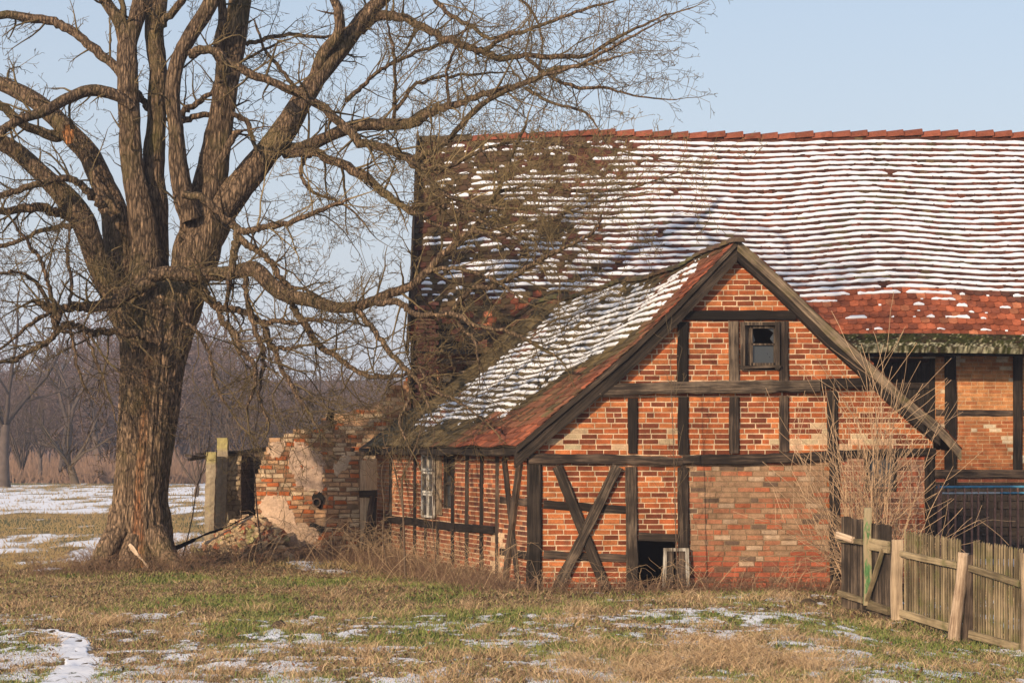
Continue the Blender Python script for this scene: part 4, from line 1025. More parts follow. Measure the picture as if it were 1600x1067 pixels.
round_post('fence_post', fp3(1603, 1030, -.05), fp3(1604, 864, -.05), .06, .06, M['plank'], 'pale post cut by the right edge of the frame', 'post', square=True, sides=16, seed=6)
round_post('green_post', fp3(1354, 945, -.12), fp3(1357, 793, -.12), .052, .052, M['greenpaint'], 'square post with flaking green paint at the hinge side of the gate', 'post', square=True, sides=16, seed=7, wob=.004)
tag(timber('loose_plank', fp3(1308, 835, -.15), fp3(1333, 843, -.15), .10, .05, M['log'], None, seed=121, side=(0, 0, 1)), 'short pale split plank nailed across the top of the dark boards', 'plank')
# metal railing before the barn
rl = thing('metal_railing', (7.2, 45.5, 0), 'rusty metal railing with blue and grey horizontal pipes in front of the barn plinth', 'railing')
def mp_(x, y, Y=45.5): return ((x-800)*Y/F, Y, CAMZ+(700-y)*Y/F)
def tube_obj(name, pts, r, mat, parent, sides=8):
    V, Fq = tubes([(np.array(pts, float), np.full(len(pts), r))], sides); return mk(name, V, Fq, mat, parent, None, True)
def tubes(polys, sides):
    """polylines [(pts(n,3), radii(n))] -> verts, quads, all at once"""
    P = np.concatenate([p for p, _ in polys]); Rr = np.concatenate([r for _, r in polys]); ln = np.array([len(p) for p, _ in polys])
    st = np.r_[0, np.cumsum(ln)[:-1]]; n = len(P); first = np.zeros(n, bool); first[st] = True; last = np.zeros(n, bool); last[st+ln-1] = True
    nx_ = np.where(last[:, None], P, np.roll(P, -1, 0)); pv = np.where(first[:, None], P, np.roll(P, 1, 0)); T = nx_-pv
    T /= np.maximum(np.linalg.norm(T, axis=1), 1e-9)[:, None]
    ref = np.tile(np.array([.13, .97, .21]), (n, 1)); ref[np.abs((T*ref).sum(1)) > .93] = (.97, .1, .2)
    # one reference per polyline keeps the rings from twisting
    ref = ref[np.repeat(st, ln)]
    U = np.cross(T, ref); U /= np.maximum(np.linalg.norm(U, axis=1), 1e-9)[:, None]; W = np.cross(T, U)
    an = np.arange(sides)*2*math.pi/sides
    V = P[:, None, :]+Rr[:, None, None]*(np.cos(an)[None, :, None]*U[:, None, :]+np.sin(an)[None, :, None]*W[:, None, :])
    V = V.reshape(-1, 3); i = np.nonzero(~last)[0]; j = np.arange(sides); jn = (j+1) % sides
    Fq = np.stack([(i[:, None]*sides+j), (i[:, None]*sides+jn), ((i+1)[:, None]*sides+jn), ((i+1)[:, None]*sides+j)], -1).reshape(-1, 4)
    return V, Fq
tube_obj('top_pipe', [mp_(1463, 761), mp_(1540, 760.5), mp_(1800, 760)], .024, M['bluepaint'], rl)
tube_obj('lower_pipe', [mp_(1472, 770.5), mp_(1562, 770)], .019, M['steelgrey'], rl); tube_obj('lower_pipe', [mp_(1562.5, 770), mp_(1800, 769.5)], .019, M['bluepaint'], rl)
rr = random.Random(9)
for i in range(26):
    x = 1470+i*12.0+rr.uniform(-1.5, 1.5); tube_obj('bar', [mp_(x, 761), mp_(x+rr.uniform(-1.5, 1.5), 900)], .019, M['rust'], rl, 6)
tube_obj('end_post', [mp_(1466, 757), mp_(1468, 905)], .03, M['rust'], rl)
# old frame leaning in the hatch opening
of = thing('old_window_frame', (2.5, 39.86, .05), 'old window frame with flaking white paint leaning in the low hatch of the gable', 'window frame')
f = MB()
for a, b, w_ in ((gp(1037, 918, .12), gp(1039, 857, .07), .055), (gp(1074, 915, .12), gp(1073, 857, .07), .055), (gp(1036, 858, .07), gp(1076, 858, .07), .05)): f.bar(a, b, w_, .04)
f.build('frame', M['oldwhite'], of)
timber('side_board', gp(1046, 918, .10), gp(1047, 860, .06), .10, .03, M['timber_grey'], of, seed=160); timber('side_board', gp(1065, 918, .10), gp(1065, 860, .06), .10, .03, M['timber'], of, seed=161)
# planks leaning on the board door and by the green post
tag(timber('leaning_plank', ((567-800)*DY/F, DY-.35, .02), ((583-800)*DY/F, DY-.06, 1.32), .11, .03, M['timber'], None, seed=130), 'dark plank leaning slantwise against the boarded door', 'plank')
tag(timber('leaning_plank', ((580-800)*DY/F, DY-.3, .02), ((586-800)*DY/F, DY-.06, 1.28), .09, .03, M['timber_black'], None, seed=131), 'narrow black plank leaning nearly upright beside the slanting one', 'plank')
# ---------------------------------------------------------------- the big bare tree
TY = 46.0
tree = thing('old_bare_tree', (-6.75, TY, 0), 'huge many-stemmed leafless tree with furrowed bark in the left foreground of the ruin', 'tree')
out = [(905, 118, 306), (895, 130, 294), (885, 145, 284), (870, 156, 276), (850, 164, 271), (800, 171, 266), (780, 177, 262), (740, 181, 265), (700, 184, 270), (650, 188, 277), (600, 190, 283), (560, 190, 290), (520, 188, 301), (495, 183, 310), (475, 180, 316), (455, 186, 312), (440, 200, 300)]
oy = np.array([o[0] for o in out][::-1], float); ol = np.array([o[1] for o in out][::-1], float); orr = np.array([o[2] for o in out][::-1], float)
nz_, na_ = 190, 220; V = []; cl = []
yv = np.linspace(905, 440, nz_); A = np.arange(na_)*2*math.pi/na_
for y in yv:
    l_ = np.interp(y, oy, ol); r_ = np.interp(y, oy, orr); sc = TY/F
    cx = ((l_+r_)/2-800)*sc; rx = (r_-l_)/2*sc; z = CAMZ+(700-y)*sc; ry = min(rx*.92, .8)
    tw = A+.10*z                      # plates wind slightly round the bole
    rid = fbm(tw*9.5, np.full(na_, z*.7), 11, 3)-.5; rid2 = np.abs(fbm(tw*26, np.full(na_, z*1.6), 14, 3)-.5)
    rootk = math.exp(-max(0, z-.0)/.38)
    root = .16*rootk*(np.cos(A*5+.6)+.7*np.cos(A*3+2)+.5*np.cos(A*9+1))
    lobe = .05*np.cos(2*A+.4)*sstep(1.5, 3.2, z)
    gro = -.20*np.exp(-((A-(1.5*math.pi-.10-.05*z))/.13)**2)*float(sstep(3.3, 4.7, z))   # seam where the two boles meet
    scar = np.exp(-((A-(1.5*math.pi+.02-.05*(z-2)))/(.16+.10*rootk))**4)*float(sstep(4.25, 3.7, z))
    f = 1+.15*rid-.16*rid2+root+lobe+gro-.05*scar
    for k in range(na_):
        V.append((cx+rx*f[k]*math.cos(A[k]), TY+ry*f[k]*math.sin(A[k]), z))
        g = 1.3+.9*rid[k]; s_ = scar[k]*(.15+1.1*float(rid2[k]*3.0)); s_ = min(1, s_)
        cl.append((g*(1-s_)+s_*(2.0-.25*min(z, 3)*.5), g*(1-s_)+s_*1.15, g*(1-s_)+s_*.75))
ii = np.arange(nz_-1)[:, None]*na_; jj = np.arange(na_)[None, :]; jn = (jj+1) % na_
Ft = np.stack([(ii+jj), (ii+jn), (ii+na_+jn), (ii+na_+jj)], -1).reshape(-1, 4)
trunk = mk('trunk', V, Ft, M['bark'], tree, cl, True)
def crm(P, per=6):
    P = np.asarray(P, float); n = len(P); Q = np.vstack([2*P[0]-P[1], P, 2*P[-1]-P[-2]]); o = []
    for i in range(1, n):
        p0, p1, p2, p3 = Q[i-1], Q[i], Q[i+1], Q[i+2]
        for t in np.arange(per)/per: o.append(.5*((2*p1)+(-p0+p2)*t+(2*p0-5*p1+4*p2-p3)*t*t+(-p0+3*p1-3*p2+p3)*t**3))
    o.append(P[-1]); return np.array(o)
def grow(outp, p, d, L, r, lvl, rg, cfg):
    n = max(3, min(9, int(L/cfg['seg'][lvl])+2)); st = L/n; pts = [p.copy()]; rad = [r]; q = p.copy(); d = d.normalized(); kids = []
    curl = Vector((rg.gauss(0, 1), rg.gauss(0, .6), rg.gauss(0, 1)))*cfg['curl']
    for i in range(n):
        d = d+curl*.35+Vector((rg.gauss(0, 1), rg.gauss(0, 1), rg.gauss(0, 1)))*cfg['wob']; d.z += cfg['up']*(1 if lvl < 3 else .6); d.normalize()
        if rg.random() < .25: curl = -curl
        q = q+d*st; pts.append(q.copy()); rad.append(max(r*(1-.72*(i+1)/n), cfg['rmin']))
        kids.append((q.copy(), d.copy(), rad[-1], (i+1)/n))
    outp.append((np.array(pts), np.array(rad)))
    if lvl > 0:
        m = max(1, int(L/cfg['space'][lvl]+rg.random()))
        for j in range(m):
            k = kids[min(n-1, int((.12+.88*(j+rg.random())/m)*n))]
            ax_ = Vector((rg.gauss(0, 1), rg.gauss(0, 1), rg.gauss(0, 1))).cross(k[1])
            if ax_.length < 1e-3: continue
            dd = Matrix.Rotation(R(rg.uniform(28, 68)), 3, ax_.normalized()) @ k[1]
            grow(outp, k[0], dd, L*rg.uniform(.30, .62)*(1.15-.5*k[3]), k[2]*.62, lvl-1, rg, cfg)
def twig_obj(name, polys, parent, sides=3, col=(.13, .10, .065), mat='twig', colf=None):
    V, Fq = tubes(polys, sides); c = np.tile(np.array(col), (len(V), 1))
    f = np.repeat(np.array([random.Random(i).uniform(.7, 1.3) for i in range(len(polys))]), [len(p)*sides for p, _ in polys]); c = c*f[:, None]
    return mk(name, V, Fq, M[mat], parent, c, False)
CFG = dict(seg=(.09, .13, .2, .3), space=(.1, .075, .16, .27), curl=.28, wob=.16, up=.045, rmin=.0042)
limbs = [
 # (points (x, y, width px), depth offset at start / end, twiggyness, droop)
 ([(226, 545, 66), (226, 470, 62), (228, 400, 50), (222, 337, 42), (210, 281, 36), (204, 225, 34), (200, 150, 32), (199, 100, 30), (199, 62, 28)], -.15, .1, .4, .05),
 ([(199, 70, 26), (186, 35, 20), (160, -5, 17), (135, -50, 14)], .1, .2, .5, .05), ([(200, 70, 28), (213, 30, 26), (222, -10, 24), (232, -60, 20)], .1, .4, .5, .05),
 ([(238, 540, 60), (240, 460, 54), (240, 397, 46), (240, 337, 44), (240, 262, 34), (245, 187, 30), (247, 112, 29), (241, 56, 30), (245, 0, 30), (248, -60, 24)], .2, .5, .4, .05),
 ([(240, 60, 14), (258, 34, 13), (284, 2, 12), (310, -40, 9)], .4, -.2, .8, .05),
 ([(300, 345, 36), (288, 310, 34), (279, 262, 31), (275, 210, 24), (269, 150, 24), (277, 97, 24), (298, 54, 24), (326, 11, 26), (350, -40, 20)], -.2, -.4, .5, .05),
 ([(268, 530, 50), (292, 450, 62), (310, 385, 70), (318, 337, 60), (333, 262, 46), (345, 187, 40), (356, 112, 39), (369, 37, 38), (380, -30, 34), (390, -90, 28)], .1, .5, .35, .05),
 ([(348, 130, 15), (342, 80, 15), (348, 20, 14), (350, -50, 12)], .1, -.1, .6, .05),
 ([(290, 460, 44), (320, 378, 54), (350, 325, 48), (393, 270, 44), (440, 210, 38), (476, 150, 33), (505, 110, 29), (540, 68, 27), (566, 30, 24), (600, -5, 22), (650, -50, 18)], .0, .8, .5, .05),
 ([(488, 132, 18), (505, 85, 19), (530, 50, 17), (526, 5, 15), (520, -50, 12)], .4, 0, .7, .05),
 ([(438, 232, 24), (465, 232, 20), (487, 225, 19), (525, 208, 18), (560, 196, 18), (615, 195, 17), (652, 191, 15), (667, 176, 13), (701, 166, 12), (735, 156, 11), (784, 140, 9), (825, 127, 7), (866, 109, 6), (919, 101, 5), (970, 88, 3)], .4, -2.0, 1.3, .02),
 ([(445, 240, 18), (475, 238, 15), (506, 244, 15), (560, 270, 14), (607, 308, 12), (640, 328, 10), (670, 345, 7), (700, 360, 5)], .3, -2.4, 1.2, -.02),
 ([(297, 84, 15), (326, 77, 14), (360, 97, 14), (412, 124, 13), (465, 144, 14), (498, 165, 14), (543, 203, 14), (562, 221, 14), (604, 232, 13), (637, 247, 13), (667, 240, 11), (705, 215, 9), (750, 165, 8), (802, 138, 7), (859, 116, 6), (915, 97, 5), (980, 60, 4), (1040, 30, 2)], -.6, -3.4, 1.3, .02),
 ([(562, 49, 16), (585, 28, 16), (615, 24, 15), (649, 37, 13), (682, 56, 12), (720, 71, 12), (750, 81, 12), (780, 90, 10), (821, 87, 8), (859, 90, 8), (915, 86, 6), (971, 56, 5), (1027, 30, 3), (1083, 12, 2)], .8, -1.0, 1.5, .03),
 ([(757, 80, 8), (787, 60, 7), (832, 45, 6), (900, 19, 5), (960, 2, 3)], -.3, -.8, 1.5, .03), ([(640, -40, 9), (679, 0, 8), (701, 22, 7), (735, 41, 7), (765, 60, 6), (800, 50, 3)], .6, -.4, 1.4, .02),
 ([(821, 90, 7), (859, 120, 6), (900, 137, 6), (952, 139, 4), (990, 150, 3), (1057, 156, 2)], -1, -2, 1.5, .0), ([(821, 139, 6), (862, 161, 5), (915, 176, 4), (937, 205, 2)], -1.6, -2.2, 1.4, 0),
 ([(540, 157, 8), (570, 131, 7), (596, 109, 6), (634, 90, 6), (690, 67, 5), (740, 40, 3)], .2, 1.2, 1.3, .03), ([(619, 172, 6), (652, 131, 6), (701, 120, 5), (750, 116, 4), (800, 112, 2)], .4, 1.5, 1.3, .02),
 ([(615, 190, 6), (617, 140, 6), (616, 90, 5), (605, 37, 3)], -.5, -1.5, 1.3, .05), ([(701, 165, 5), (699, 112, 5), (712, 75, 4), (735, 30, 3)], -1, -2, 1.2, .05), ([(780, -10, 6), (814, 0, 5), (840, 34, 4), (847, 75, 3), (840, 120, 2)], 1, 0, 1.4, .02),
 ([(637, 247, 9), (665, 262, 8), (700, 262, 8), (740, 240, 6), (800, 224, 5), (880, 226, 4), (960, 235, 3), (1040, 250, 2)], -2.6, -4.0, 1.7, .0),
 ([(634, 246, 9), (660, 272, 8), (690, 300, 7), (740, 318, 6), (800, 326, 4), (870, 322, 3)], -2.4, -4.2, 1.9, -.01), ([(640, 326, 8), (670, 318, 7), (720, 330, 6), (760, 350, 5), (820, 372, 4), (890, 378, 2)], -2.2, -4, 1.8, -.02),
 ([(780, 300, 6), (830, 290, 5), (900, 300, 4), (980, 296, 3), (1060, 270, 2)], -3, -4, 1.6, 0), ([(735, 363, 6), (790, 365, 5), (850, 345, 4), (930, 320, 3), (1010, 300, 2)], -3.4, -4.5, 1.5, 0),
 # left-hand boughs
 ([(215, 530, 60), (190, 478, 52), (166, 436, 44), (150, 399, 38), (140, 370, 38), (120, 330, 38), (75, 281, 30), (30, 240, 26), (0, 221, 25), (-60, 190, 20)], .2, -.6, .6, .02),
 ([(215, 500, 56), (198, 430, 50), (187, 390, 46), (180, 337, 44), (161, 292, 36), (139, 244, 34), (109, 210, 31), (82, 180, 28), (49, 154, 25), (0, 131, 22), (-60, 110, 17)], .4, 1.2, .6, .03),
 ([(205, 168, 20), (184, 150, 19), (142, 141, 18), (105, 154, 17), (67, 174, 17), (22, 191, 16), (0, 212, 15), (-40, 250, 12)], -.1, -1.2, 1.0, -.03),
 ([(190, 118, 17), (180, 105, 16), (150, 79, 15), (112, 49, 14), (75, 33, 14), (0, 24, 13), (-60, 30, 9)], .3, 1.0, 1.0, .02),
 ([(100, 205, 18), (88, 214, 17), (60, 204, 16), (37, 195, 16), (0, 165, 15), (-50, 140, 10)], .9, .2, 1.0, .02),
 ([(128, 345, 16), (100, 335, 15), (67, 326, 14), (30, 328, 13), (0, 332, 12), (-50, 320, 8)], -.1, -1.0, 1.1, 0), ([(165, 330, 16), (148, 310, 13), (120, 285, 12), (94, 279, 11), (37, 296, 10), (0, 307, 9), (-50, 330, 6)], -.3, -1.5, 1.1, -.01),
 ([(112, 352, 9), (85, 355, 8), (40, 372, 7), (0, 385, 7), (-40, 390, 4)], -.3, 1, 1.1, -.01),
 ([(240, 440, 24), (205, 455, 24), (178, 472, 22), (150, 478, 17), (127, 479, 15), (94, 482, 14), (70, 478, 13), (50, 470, 6)], -.75, -1.8, 1.5, .0), ([(92, 480, 12), (85, 500, 13), (92, 515, 9), (110, 520, 5)], -1.6, -1.8, 1.2, -.04),
 ([(250, 535, 15), (225, 525, 15), (200, 520, 13), (157, 519, 12), (143, 521, 11), (125, 511, 10), (100, 508, 10), (75, 532, 9), (45, 550, 8), (22, 564, 8)], -.8, -2.2, 1.3, -.02), ([(92, 500, 8), (83, 470, 8), (75, 440, 7), (62, 405, 6), (45, 382, 6), (20, 345, 4)], -1.8, -2.2, 1.4, .03),
 ([(108, 505, 5), (118, 560, 5), (130, 600, 4), (138, 612, 3)], -1.7, -2, 1.2, -.06), ([(130, 515, 5), (150, 560, 5), (165, 600, 4), (180, 655, 3)], -1.7, -2.4, 1.1, -.06), ([(140, 520, 5), (165, 560, 4), (195, 590, 3)], -1.9, -2.4, 1.0, -.05),
 ([(92, 480, 7), (50, 505, 6), (20, 530, 5), (-20, 560, 4)], -1.6, -2.6, 1.4, -.02), ([(80, 478, 7), (55, 440, 6), (25, 425, 5), (-20, 430, 4)], -1.7, -2.5, 1.5, .0), ([(107, 478, 6), (112, 440, 6), (105, 400, 5), (110, 350, 4)], -1.5, -1.5, 1.2, .02),
 # lower right
 ([(235, 432, 20), (262, 427, 22), (300, 429, 22), (330, 428, 22), (356, 427, 22), (386, 421, 24), (401, 422, 25), (423, 444, 25), (450, 462, 23), (487, 470, 21), (525, 481, 20), (560, 478, 18), (594, 465, 16), (641, 446, 14), (671, 421, 13), (695, 394, 12), (735, 363, 11), (752, 340, 10), (774, 306, 9), (791, 273, 8), (802, 236, 7), (822, 197, 4)], -.85, -3.5, 1.25, .01),
 ([(590, 474, 11), (620, 472, 11), (645, 488, 9), (680, 492, 9), (712, 491, 9), (742, 508, 8), (796, 518, 7), (830, 535, 6), (868, 556, 4)], -3, -5.2, 1.2, -.03),
 ([(708, 492, 8), (720, 470, 9), (740, 452, 9), (780, 444, 8), (825, 419, 8), (861, 396, 7), (895, 382, 6), (929, 360, 5), (940, 335, 3)], -3.6, -5, 1.5, .01), ([(671, 425, 8), (707, 419, 7), (741, 427, 7), (774, 439, 6), (797, 455, 5), (816, 468, 3)], -3.3, -4.8, 1.1, -.02), ([(708, 490, 6), (722, 515, 6), (740, 530, 5), (748, 565, 3)], -3.8, -4.4, 1.1, -.04),
 ([(285, 303, 14), (318, 311, 13), (348, 337, 14), (369, 356, 15), (371, 375, 14), (366, 400, 12), (358, 445, 11)], -.9, -1.4, .6, -.02),
 ([(369, 360, 11), (390, 362, 10), (420, 354, 9), (450, 348, 9), (506, 326, 7), (547, 311, 4)], -1.2, -2.2, 1.4, .02), ([(372, 368, 12), (390, 385, 11), (405, 393, 11), (423, 410, 10), (442, 438, 9), (455, 450, 8)], -1.2, -1.5, 1.0, -.02),
 ([(296, 470, 16), (311, 447, 15), (330, 474, 13), (345, 481, 12), (375, 485, 11), (398, 495, 10), (412, 507, 10), (423, 537, 8), (445, 545, 7), (470, 540, 5)], -.6, -2.0, 1.4, -.02), ([(341, 482, 10), (350, 505, 10), (367, 522, 9), (378, 549, 9), (397, 567, 8), (398, 600, 6), (385, 640, 4)], -1.0, -2.6, 1.2, -.06),
 ([(384, 424, 10), (386, 462, 9), (397, 511, 8), (412, 549, 8), (410, 580, 6), (405, 620, 5), (420, 660, 4)], -1.3, -2.4, 1.1, -.07), ([(412, 507, 8), (430, 500, 8), (455, 505, 7), (490, 500, 5), (540, 505, 3)], -1.5, -2.6, 1.4, .02),
 ([(448, 462, 12), (461, 485, 11), (487, 522, 11), (505, 545, 10), (530, 560, 9), (560, 582, 8), (600, 590, 7), (640, 583, 5), (665, 570, 3)], -1.4, -3.2, 1.4, -.02), ([(423, 537, 8), (440, 575, 8), (460, 610, 7), (485, 650, 5), (498, 670, 4)], -1.6, -3, 1.2, -.06),
 ([(560, 485, 9), (580, 510, 9), (605, 545, 8), (630, 572, 8), (655, 600, 6), (672, 640, 5)], -2.6, -4.2, 1.5, -.05), ([(640, 580, 7), (640, 620, 6), (625, 660, 5), (640, 700, 3)], -3.5, -4.6, 1.2, -.1), ([(655, 575, 6), (680, 610, 6), (720, 630, 4), (760, 660, 3)], -3.8, -5.0, 1.3, -.04),
 ([(285, 500, 7), (310, 520, 7), (330, 560, 6), (340, 610, 5), (365, 650, 3)], -.8, -1.8, 1.0, -.06), ([(487, 225, 6), (470, 270, 6), (490, 300, 5), (540, 320, 4), (570, 350, 3)], .2, -1, 1.2, -.02), ([(470, 150, 7), (440, 110, 6), (415, 80, 5), (400, 40, 4)], .6, 1.4, 1.2, .03), ([(385, 70, 8), (420, 60, 7), (450, 55, 6), (500, 58, 5), (540, 48, 3)], .6, 1.5, 1.3, .02), ([(360, 175, 10), (385, 190, 9), (398, 225, 7), (400, 240, 4)], .2, -.2, .7, -.04), ([(345, 250, 12), (368, 210, 11), (378, 205, 5)], -.2, -.5, .6, 0),
 ([(280, 180, 10), (305, 165, 10), (330, 145, 8), (350, 105, 6), (380, 95, 5), (430, 70, 4)], .5, 1.2, 1.2, .02), ([(270, 192, 12), (310, 182, 11), (345, 175, 8)], .6, .8, .6, 0), ([(215, 145, 10), (225, 160, 11), (240, 178, 10)], .3, .5, .4, 0),
]
rg = random.Random(77)
barkc = (1.0, 1.0, 1.0)
for li, (pts, d0, d1, tw, up) in enumerate(limbs):
    n = len(pts); P = []
    for i, (x, y, w_) in enumerate(pts):
        k = i/(n-1); Y = TY+d0+(d1-d0)*k**1.2; P.append((*PX(x, y, Y), w_/2*Y/F))
    Q = crm(P, 6 if len(pts) < 12 else 5); Pq = Q[:, :3]; rq = np.maximum(Q[:, 3], .005)
    rmax = rq.max()
    for i in range(1, len(Pq)-1):     # knobbly bends in the thinner boughs
        a_ = (min(.35*rq[i], .02)+.008) if rq[i] < .09 else .004; Pq[i] += np.array([rg.gauss(0, 1), rg.gauss(0, 1), rg.gauss(0, 1)])*a_*.6
    sides = 20 if rmax > .2 else (12 if rmax > .08 else 7)
    V, Fq = tubes([(Pq, rq)], sides)
    Vn = V.reshape(len(Pq), sides, 3); ctr = Pq[:, None, :]; ang = np.arange(sides)*2*math.pi/sides
    cum = np.r_[0, np.cumsum(np.linalg.norm(np.diff(Pq, axis=0), axis=1))]
    nzv = fbm((ang[None, :]*2.2+li), (cum[:, None]*1.1+li*3), 200+li, 3)-.5; nzw = fbm(np.zeros((1, sides))+li*7.7, cum[:, None]*3.0+li, 300+li, 3)-.5
    Vn = ctr+(Vn-ctr)*(1+.34*nzv+.20*nzw)[:, :, None]; V = Vn.reshape(-1, 3)
    limbc = np.clip(np.repeat((.95+.9*nzv).reshape(-1, 1), 3, 1), .5, 1.5)
    # branches and twigs
    polys = []; cfg = dict(CFG); cfg['up'] = up+.02; nroots = 1
    pos = 0.0; nxt = rg.uniform(.2, .5); tot = cum[-1]
    while nxt < tot:
        i = int(np.searchsorted(cum, nxt)); i = min(max(i, 1), len(Pq)-1)
        r_ = float(rq[i]); frac = nxt/tot
        x_ = 800+F*Pq[i][0]/Pq[i][1]; y_ = 700-F*(Pq[i][2]-CAMZ)/Pq[i][1]
        T = Vector(Pq[i]-Pq[i-1]).normalized(); axv = Vector((rg.gauss(0, 1), rg.gauss(0, 1), rg.gauss(0, 1))).cross(T)
        if axv.length > .01:
            dd = Matrix.Rotation(R(rg.uniform(35, 80)), 3, axv.normalized()) @ T
            L_ = rg.uniform(.5, 1.75)*(1.0 if r_ < .06 else (.8 if r_ < .15 else .6))*(1.1-.25*frac)
            if r_ > .2 and rg.random() < .35: pass
            else: nroots += 1; grow(polys, Vector(Pq[i]), dd, L_, min(r_*.42, .024+.01*rg.random()), 2 if L_ < .8 else 3, rg, cfg)
        nxt += rg.uniform(.15, .36)/tw
    grow(polys, Vector(Pq[-1]), Vector(Pq[-1]-Pq[-2]), .8, float(rq[-1])*.9, 3, rg, cfg)
    if nroots < 9:       # a bough with only a few shoots keeps them in its own mesh
        V2, F2 = tubes(polys, 3); mk('limb', np.concatenate([V, V2]), np.concatenate([Fq, F2+len(V)]), M['bark'], tree, np.concatenate([limbc, np.full((len(V2), 3), .8)]), True); continue
    limb = mk('limb', V, Fq, M['bark'], tree, limbc, True)
    twig_obj('twigs', polys, limb, 3, col=(.19, .14, .07) if 22 <= li <= 27 or li in (50, 51, 52, 53) else (.125, .092, .048))  # lighter twigs on boughs near the barn roof: sunlight put into their colour
for ri, rp_ in enumerate(([(240, 830, 40), (262, 872, 30), (284, 890, 20), (306, 901, 8)], [(185, 830, 44), (160, 872, 34), (136, 892, 22), (108, 906, 8)], [(208, 840, 36), (200, 880, 32), (196, 905, 16)], [(248, 845, 28), (256, 884, 24), (262, 908, 12)], [(176, 850, 26), (172, 885, 22), (160, 908, 10)])):
    P = []
    for i, (x, y, w_) in enumerate(rp_):
        Y = TY-.35-.22*i; P.append((*PX(x, y, Y), w_/2*Y/F))
    Q = crm(P, 8); V, Fq = tubes([(Q[:, :3], Q[:, 3])], 16); ns_ = len(Q); Vn = V.reshape(ns_, 16, 3); ct_ = Q[:, None, :3]; a16 = np.arange(16)*.39
    Vn = ct_+(Vn-ct_)*(1+.5*(fbm(a16[None, :]*3+ri*5, np.arange(ns_)[:, None]*.25, 400+ri, 3)-.5))[:, :, None]
    mk('root', Vn.reshape(-1, 3), Fq, M['bark'], tree, np.full((len(V), 3), 1.3), True)
# broken stub on the left bough, splintered
sp = MB(); 
for a_, b_, w_ in (((108, 225), (104, 195), .10), ((112, 222), (112, 203), .07), ((105, 222), (99, 205), .06)): sp.bar(PX(a_[0], a_[1], TY-.3), PX(b_[0], b_[1], TY-.3), w_, w_*.6, (2.0, 1.3, .8))
sp.build('broken_stub', M['bark'], tree)
# ---------------------------------------------------------------- saplings before the side wall, shrub of canes, brambles
def sapling(px, yb, Y, pts, label, w_=.020, seed=1):
    rgx = random.Random(seed); t = thing('sapling', (px_x(px, Y), Y, 0), label, 'sapling'); P = np.array([PX(x, y, Y) for x, y in pts]); Q = crm(P, 5); n = len(Q); rad = np.linspace(w_, w_*.4, n)
    V, Fq = tubes([(Q, rad)], 7); mk('stem', V, Fq, M['twig'], t, np.tile(np.array([.12, .085, .06]), (len(V), 1)), True)
    polys = []; cfg = dict(CFG); cfg['up'] = .10; cfg['curl'] = .1; cfg['wob'] = .07; cfg['rmin'] = .003; cfg['space'] = (.1, .2, .3, .4)
    for i in range(int(n*.3), n, 2):
        dd = Vector((rgx.gauss(0, .7), rgx.gauss(0, .5), 1)); grow(polys, Vector(Q[i]), dd, rgx.uniform(.3, .9), rad[i]*.55, 2, rgx, cfg)
    grow(polys, Vector(Q[-1]), Vector(Q[-1]-Q[-2]), .7, rad[-1]*.9, 2, rgx, cfg)
    twig_obj('twigs', polys, t, 3, col=(.14, .105, .065))
def px_x(x, Y): return (x-800)*Y/F
sapling(632, 915, 43.5, [(634, 918), (632, 860), (630, 800), (628, 752), (640, 720), (652, 690), (660, 660)], 'forked sapling standing before the side wall under the eave, its stem bending right', .022, 1)
sapling(628, 760, 43.5, [(630, 800), (622, 760), (614, 722), (600, 690), (598, 640)], 'thin sapling leaning left before the side wall, beside the forked one', .014, 2)
sapling(681, 905, 43.0, [(681, 915), (680, 870), (676, 820), (677, 770), (675, 720), (680, 660)], 'thin upright sapling before the white lattice sash', .011, 3)
sapling(604, 880, 45, [(606, 885), (598, 840), (600, 790), (596, 740), (606, 700)], 'thin sapling at the dark far end of the side wall near the boarded door', .012, 4)
sapling(408, 860, 48.5, [(410, 866), (402, 800), (398, 740), (396, 690), (404, 640), (398, 600)], 'slender sapling rising before the left edge of the ruined wall', .016, 5)
sapling(1062, 925, 39.3, [(1060, 930), (1058, 880), (1055, 800), (1054, 740), (1050, 640), (1048, 560)], 'very thin tall stem growing up the gable beside the hatch post', .010, 6)
sapling(286, 850, 47.2, [(286, 868), (300, 810), (308, 760), (322, 720), (330, 660)], 'thin sapling between the big tree and the concrete posts', .013, 7)
tag(timber('dead_branch', PX(250, 866, 45.8), PX(400, 802, 48.6), .05, .05, M['twig'], None, seed=140, bulge=.02, taper=.5), 'long dead branch lying from the tree foot up on the rubble heap', 'branch')
tag(timber('dead_branch', PX(322, 850, 47.5), PX(395, 806, 49.0), .045, .045, M['log'], None, seed=141, bulge=.02, taper=.4), 'shorter pale dead branch propped on the rubble heap', 'branch')
tag(timber('bare_stick', PX(203, 850, 45.0), PX(233, 886, 44.7), .05, .04, M['log'], None, seed=142, bulge=.02, taper=.3), 'pale barkless stick leaning against the foot of the big tree', 'stick')
sh_ = thing('cane_shrub', (5.3, 38.3, 0), 'leafless shrub of many thin straw-coloured canes fanning up before the right end of the gable', 'shrub')
rgx = random.Random(55); polys = []
cfg = dict(CFG); cfg.update(up=.03, curl=.05, wob=.035, rmin=.0032, space=(.1, .25, .45, .6), seg=(.12, .18, .3, .4))
